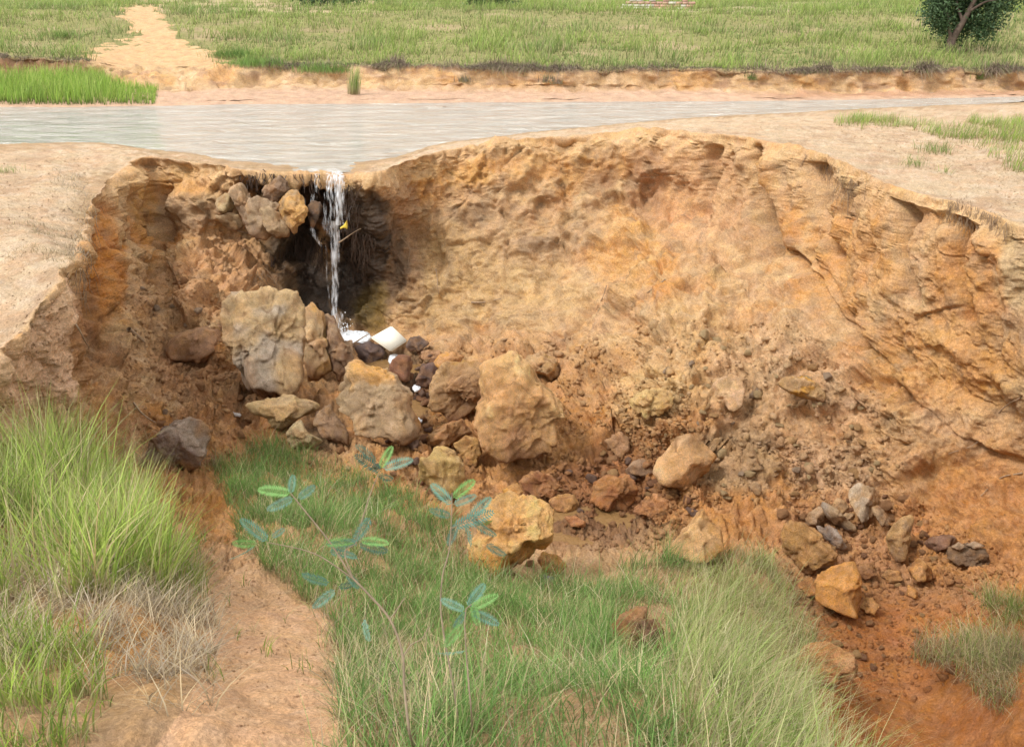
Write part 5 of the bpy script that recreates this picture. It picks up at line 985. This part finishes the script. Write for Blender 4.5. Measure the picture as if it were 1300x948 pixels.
# ruined wall of brick and plaster
rw = P(828, 14, .72); ruin = bpy.data.objects.new('ruined_wall', None); COL.objects.link(ruin); ruin.location = rw; ruin.rotation_euler = (0, 0, R(-8)); tag(ruin, 'low ruined brick wall with white plaster at the top of the far meadow', 'wall')
M_BRICK = plain_mat('old_brick', (.50, .30, .24), .9, .3, 6); M_PLASTER = plain_mat('worn_plaster', (.62, .57, .52), .9, .2, 4)
def box(x0, x1, y0, y1, z0, z1): 
    V_ = np.array([(x, y, z) for z in (z0, z1) for y in (y0, y1) for x in (x0, x1)], float); return V_, np.array([(0,2,3,1),(4,5,7,6),(0,1,5,4),(2,6,7,3),(0,4,6,2),(1,3,7,5)])
bp, pp_ = [], []; rq = random.Random(9)
for row in range(6):
    x = -1.35 + .1 * (row % 2) + row * .0
    while x < 1.3 - row * .12 * rq.random():
        L_ = rq.uniform(.18, .24)
        if not (row > 3 and rq.random() < .4) and x > -1.35 + row * .12: (pp_ if (x < -.1 and row < 3) or rq.random() < .25 else bp).append(box(x, x + L_ - .012, -.1 - rq.uniform(0, .02), .1, row * .085 - .05, row * .085 + .025))
        x += L_
vv, ff = join(bp); o = link('brickwork', mesh_from('brickwork', vv, ff, M_BRICK, smooth=False), ruin); o['kind'] = 'stuff'
vv, ff = join(pp_); o = link('plastered_bricks', mesh_from('plastered_bricks', vv, ff, M_PLASTER, smooth=False), ruin); o['kind'] = 'stuff'

# ------------------------------------------------------------------ feathery leaved seedlings in the foreground
M_FEATHER = blade_mat('feather_leaf', .15)
def feather(p0, p1, wid, col, seed):
    """one compound leaf: rib with two rows of narrow leaflets"""
    r_ = np.random.default_rng(seed); ax = p1 - p0; L = np.linalg.norm(ax); ax = ax / L; view = (p0 - CAM) / np.linalg.norm(p0 - CAM); nrm = -view + r_.normal(0, .35, 3); sd_ = np.cross(ax, nrm); sd_ /= np.linalg.norm(sd_); nn = np.cross(sd_, ax)
    V, F = [], []; n_ = 15
    for i in range(n_):
        t = (i + .7) / n_; c = p0 + ax * L * t - nn * L * .12 * t * t; ll = wid * math.sin(math.pi * min(1, .18 + .8 * t)) ** .6; lw = L / n_ * .44
        for s in (-1, 1):
            tip = c + sd_ * s * ll + ax * ll * .62 + nn * ll * r_.uniform(-.1, .25); b_ = len(V); m_ = (c + tip) / 2
            V += [c, m_ + ax * lw, tip, m_ - ax * lw]; F.append((b_, b_ + 1, b_ + 2, b_ + 3))
    Vt, Ft = tube([p0, (p0 + p1) / 2 - nn * L * .03, p1 - nn * L * .12], L * .012, L * .006, 4, 4); b_ = len(V); V = np.concatenate([np.array(V), Vt]); F = np.concatenate([np.array(F), Ft + b_])
    C = np.array(col) * r_.uniform(.7, 1.25) * np.ones((len(V), 1)); C = C * r_.uniform(.8, 1.2, (len(V), 1)); return V, F, C
BG = (.10, .21, .155); BG2 = (.14, .26, .20); LG = (.14, .29, .08)
PLANTS = [
 ('seedling with feathery blue green leaves and long forked brown stem, bottom middle', 3.25, [
   ([(520,930),(513,870),(511,830),(495,786),(465,751),(448,734)], .008, .005), ([(495,786),(505,772),(514,758)], .004, .002), ([(511,835),(522,818),(535,811),(545,795)], .004, .002),
   ([(448,734),(420,690),(386,647),(369,626)], .005, .003), ([(448,734),(400,703),(340,688)], .004, .002), ([(448,734),(438,700),(452,690)], .004, .002), ([(452,690),(460,660),(469,630),(481,600)], .004, .002)],
   [((369,626),(372,604),BG),((369,626),(330,620),LG),((372,632),(343,646),BG2),((378,632),(400,618),BG2),((340,686),(309,661),BG),((326,690),(297,690),LG),((322,694),(296,712),BG),((345,682),(360,672),BG2),
    ((418,739),(384,732),BG),((425,748),(400,770),BG2),((430,744),(452,742),BG),((418,700),(452,704),BG),((412,690),(446,686),LG),((470,657),(452,684),BG),((455,686),(418,694),BG2),((456,690),(490,700),BG),((458,686),(490,688),LG),
    ((483,598),(456,580),BG),((486,594),(520,584),BG2),((483,594),(496,568),LG),((478,586),(457,566),BG),((481,602),(498,610),BG),((462,786),(466,810),BG2),((440,728),(455,745),BG)]),
 ('second feathery leaved seedling beside the round yellow boulder', 3.5, [([(580,900),(560,780),(562,730),(570,700),(573,660),(574,625)], .006, .003), ([(572,672),(590,660),(600,650)], .003, .002)],
   [((574,640),(549,615),BG),((575,632),(601,610),LG),((576,640),(603,630),BG2),((572,655),(549,648),BG),((594,662),(620,632),BG),((576,668),(622,652),BG2),((590,664),(600,690),BG),((580,664),(570,690),BG2),((600,662),(626,680),BG),((604,664),(624,664),LG),((618,690),(640,706),BG2)]),
 ('small feathery leaved sprig low in the green grass', 3.3, [([(598,900),(592,830),(590,790),(592,772)], .005, .003), ([(592,772),(600,766),(612,760)], .003, .002)],
   [((594,770),(614,742),BG),((598,772),(628,756),LG),((590,774),(562,762),BG2),((591,776),(578,796),BG),((598,776),(630,790),BG),((588,792),(566,818),LG),((590,826),(560,832),BG2),((600,768),(606,790),LG)]),
]
for lab, dist, stems, leaves in PLANTS:
    base = PD(stems[0][0][0][0], stems[0][0][0][1], dist); pl = bpy.data.objects.new('seedling', None); COL.objects.link(pl); hp, _ = hit(stems[0][0][0][0], stems[0][0][0][1]); pl.location = base; tag(pl, lab, 'plant')
    for pts, r0, r1 in stems:
        p = [PD(x, y, dist) - base for x, y in pts]
        if pts is stems[0][0]:
            g_ = np.array([p[0][0] + base[0], p[0][1] + base[1], 0]); near = np.argmin(np.hypot(V3[:, 0] - g_[0], V3[:, 1] - g_[1])); p.insert(0, V3[near] - base - np.array([0, 0, .02]))
        Vt, Ft = tube(p, r0 * .6, r1 * .6, 6, 6); link('stem', mesh_from('stem', Vt, Ft, M_STEM), pl)
    for k, (a_, b_, col) in enumerate(leaves):
        p0 = PD(*a_, dist); p1 = PD(a_[0] + 1.08 * (b_[0] - a_[0]), a_[1] + 1.08 * (b_[1] - a_[1]), dist - random.uniform(-.05, .06)); v_, f_, c_ = feather(p0, p1, np.linalg.norm(p1 - p0) * .17 + .004, col, k); link('feather_leaf', mesh_from('feather_leaf', v_ - base, f_, M_FEATHER, c_, smooth=False), pl)
print('verts', sum(len(o.data.vertices) for o in bpy.data.objects if o.type == 'MESH'), 'tris ~', sum(sum(len(p.vertices) - 2 for p in me.polygons) if len(me.polygons) < 2000 else len(me.polygons) * (len(me.polygons[0].vertices) - 2) for me in bpy.data.meshes))
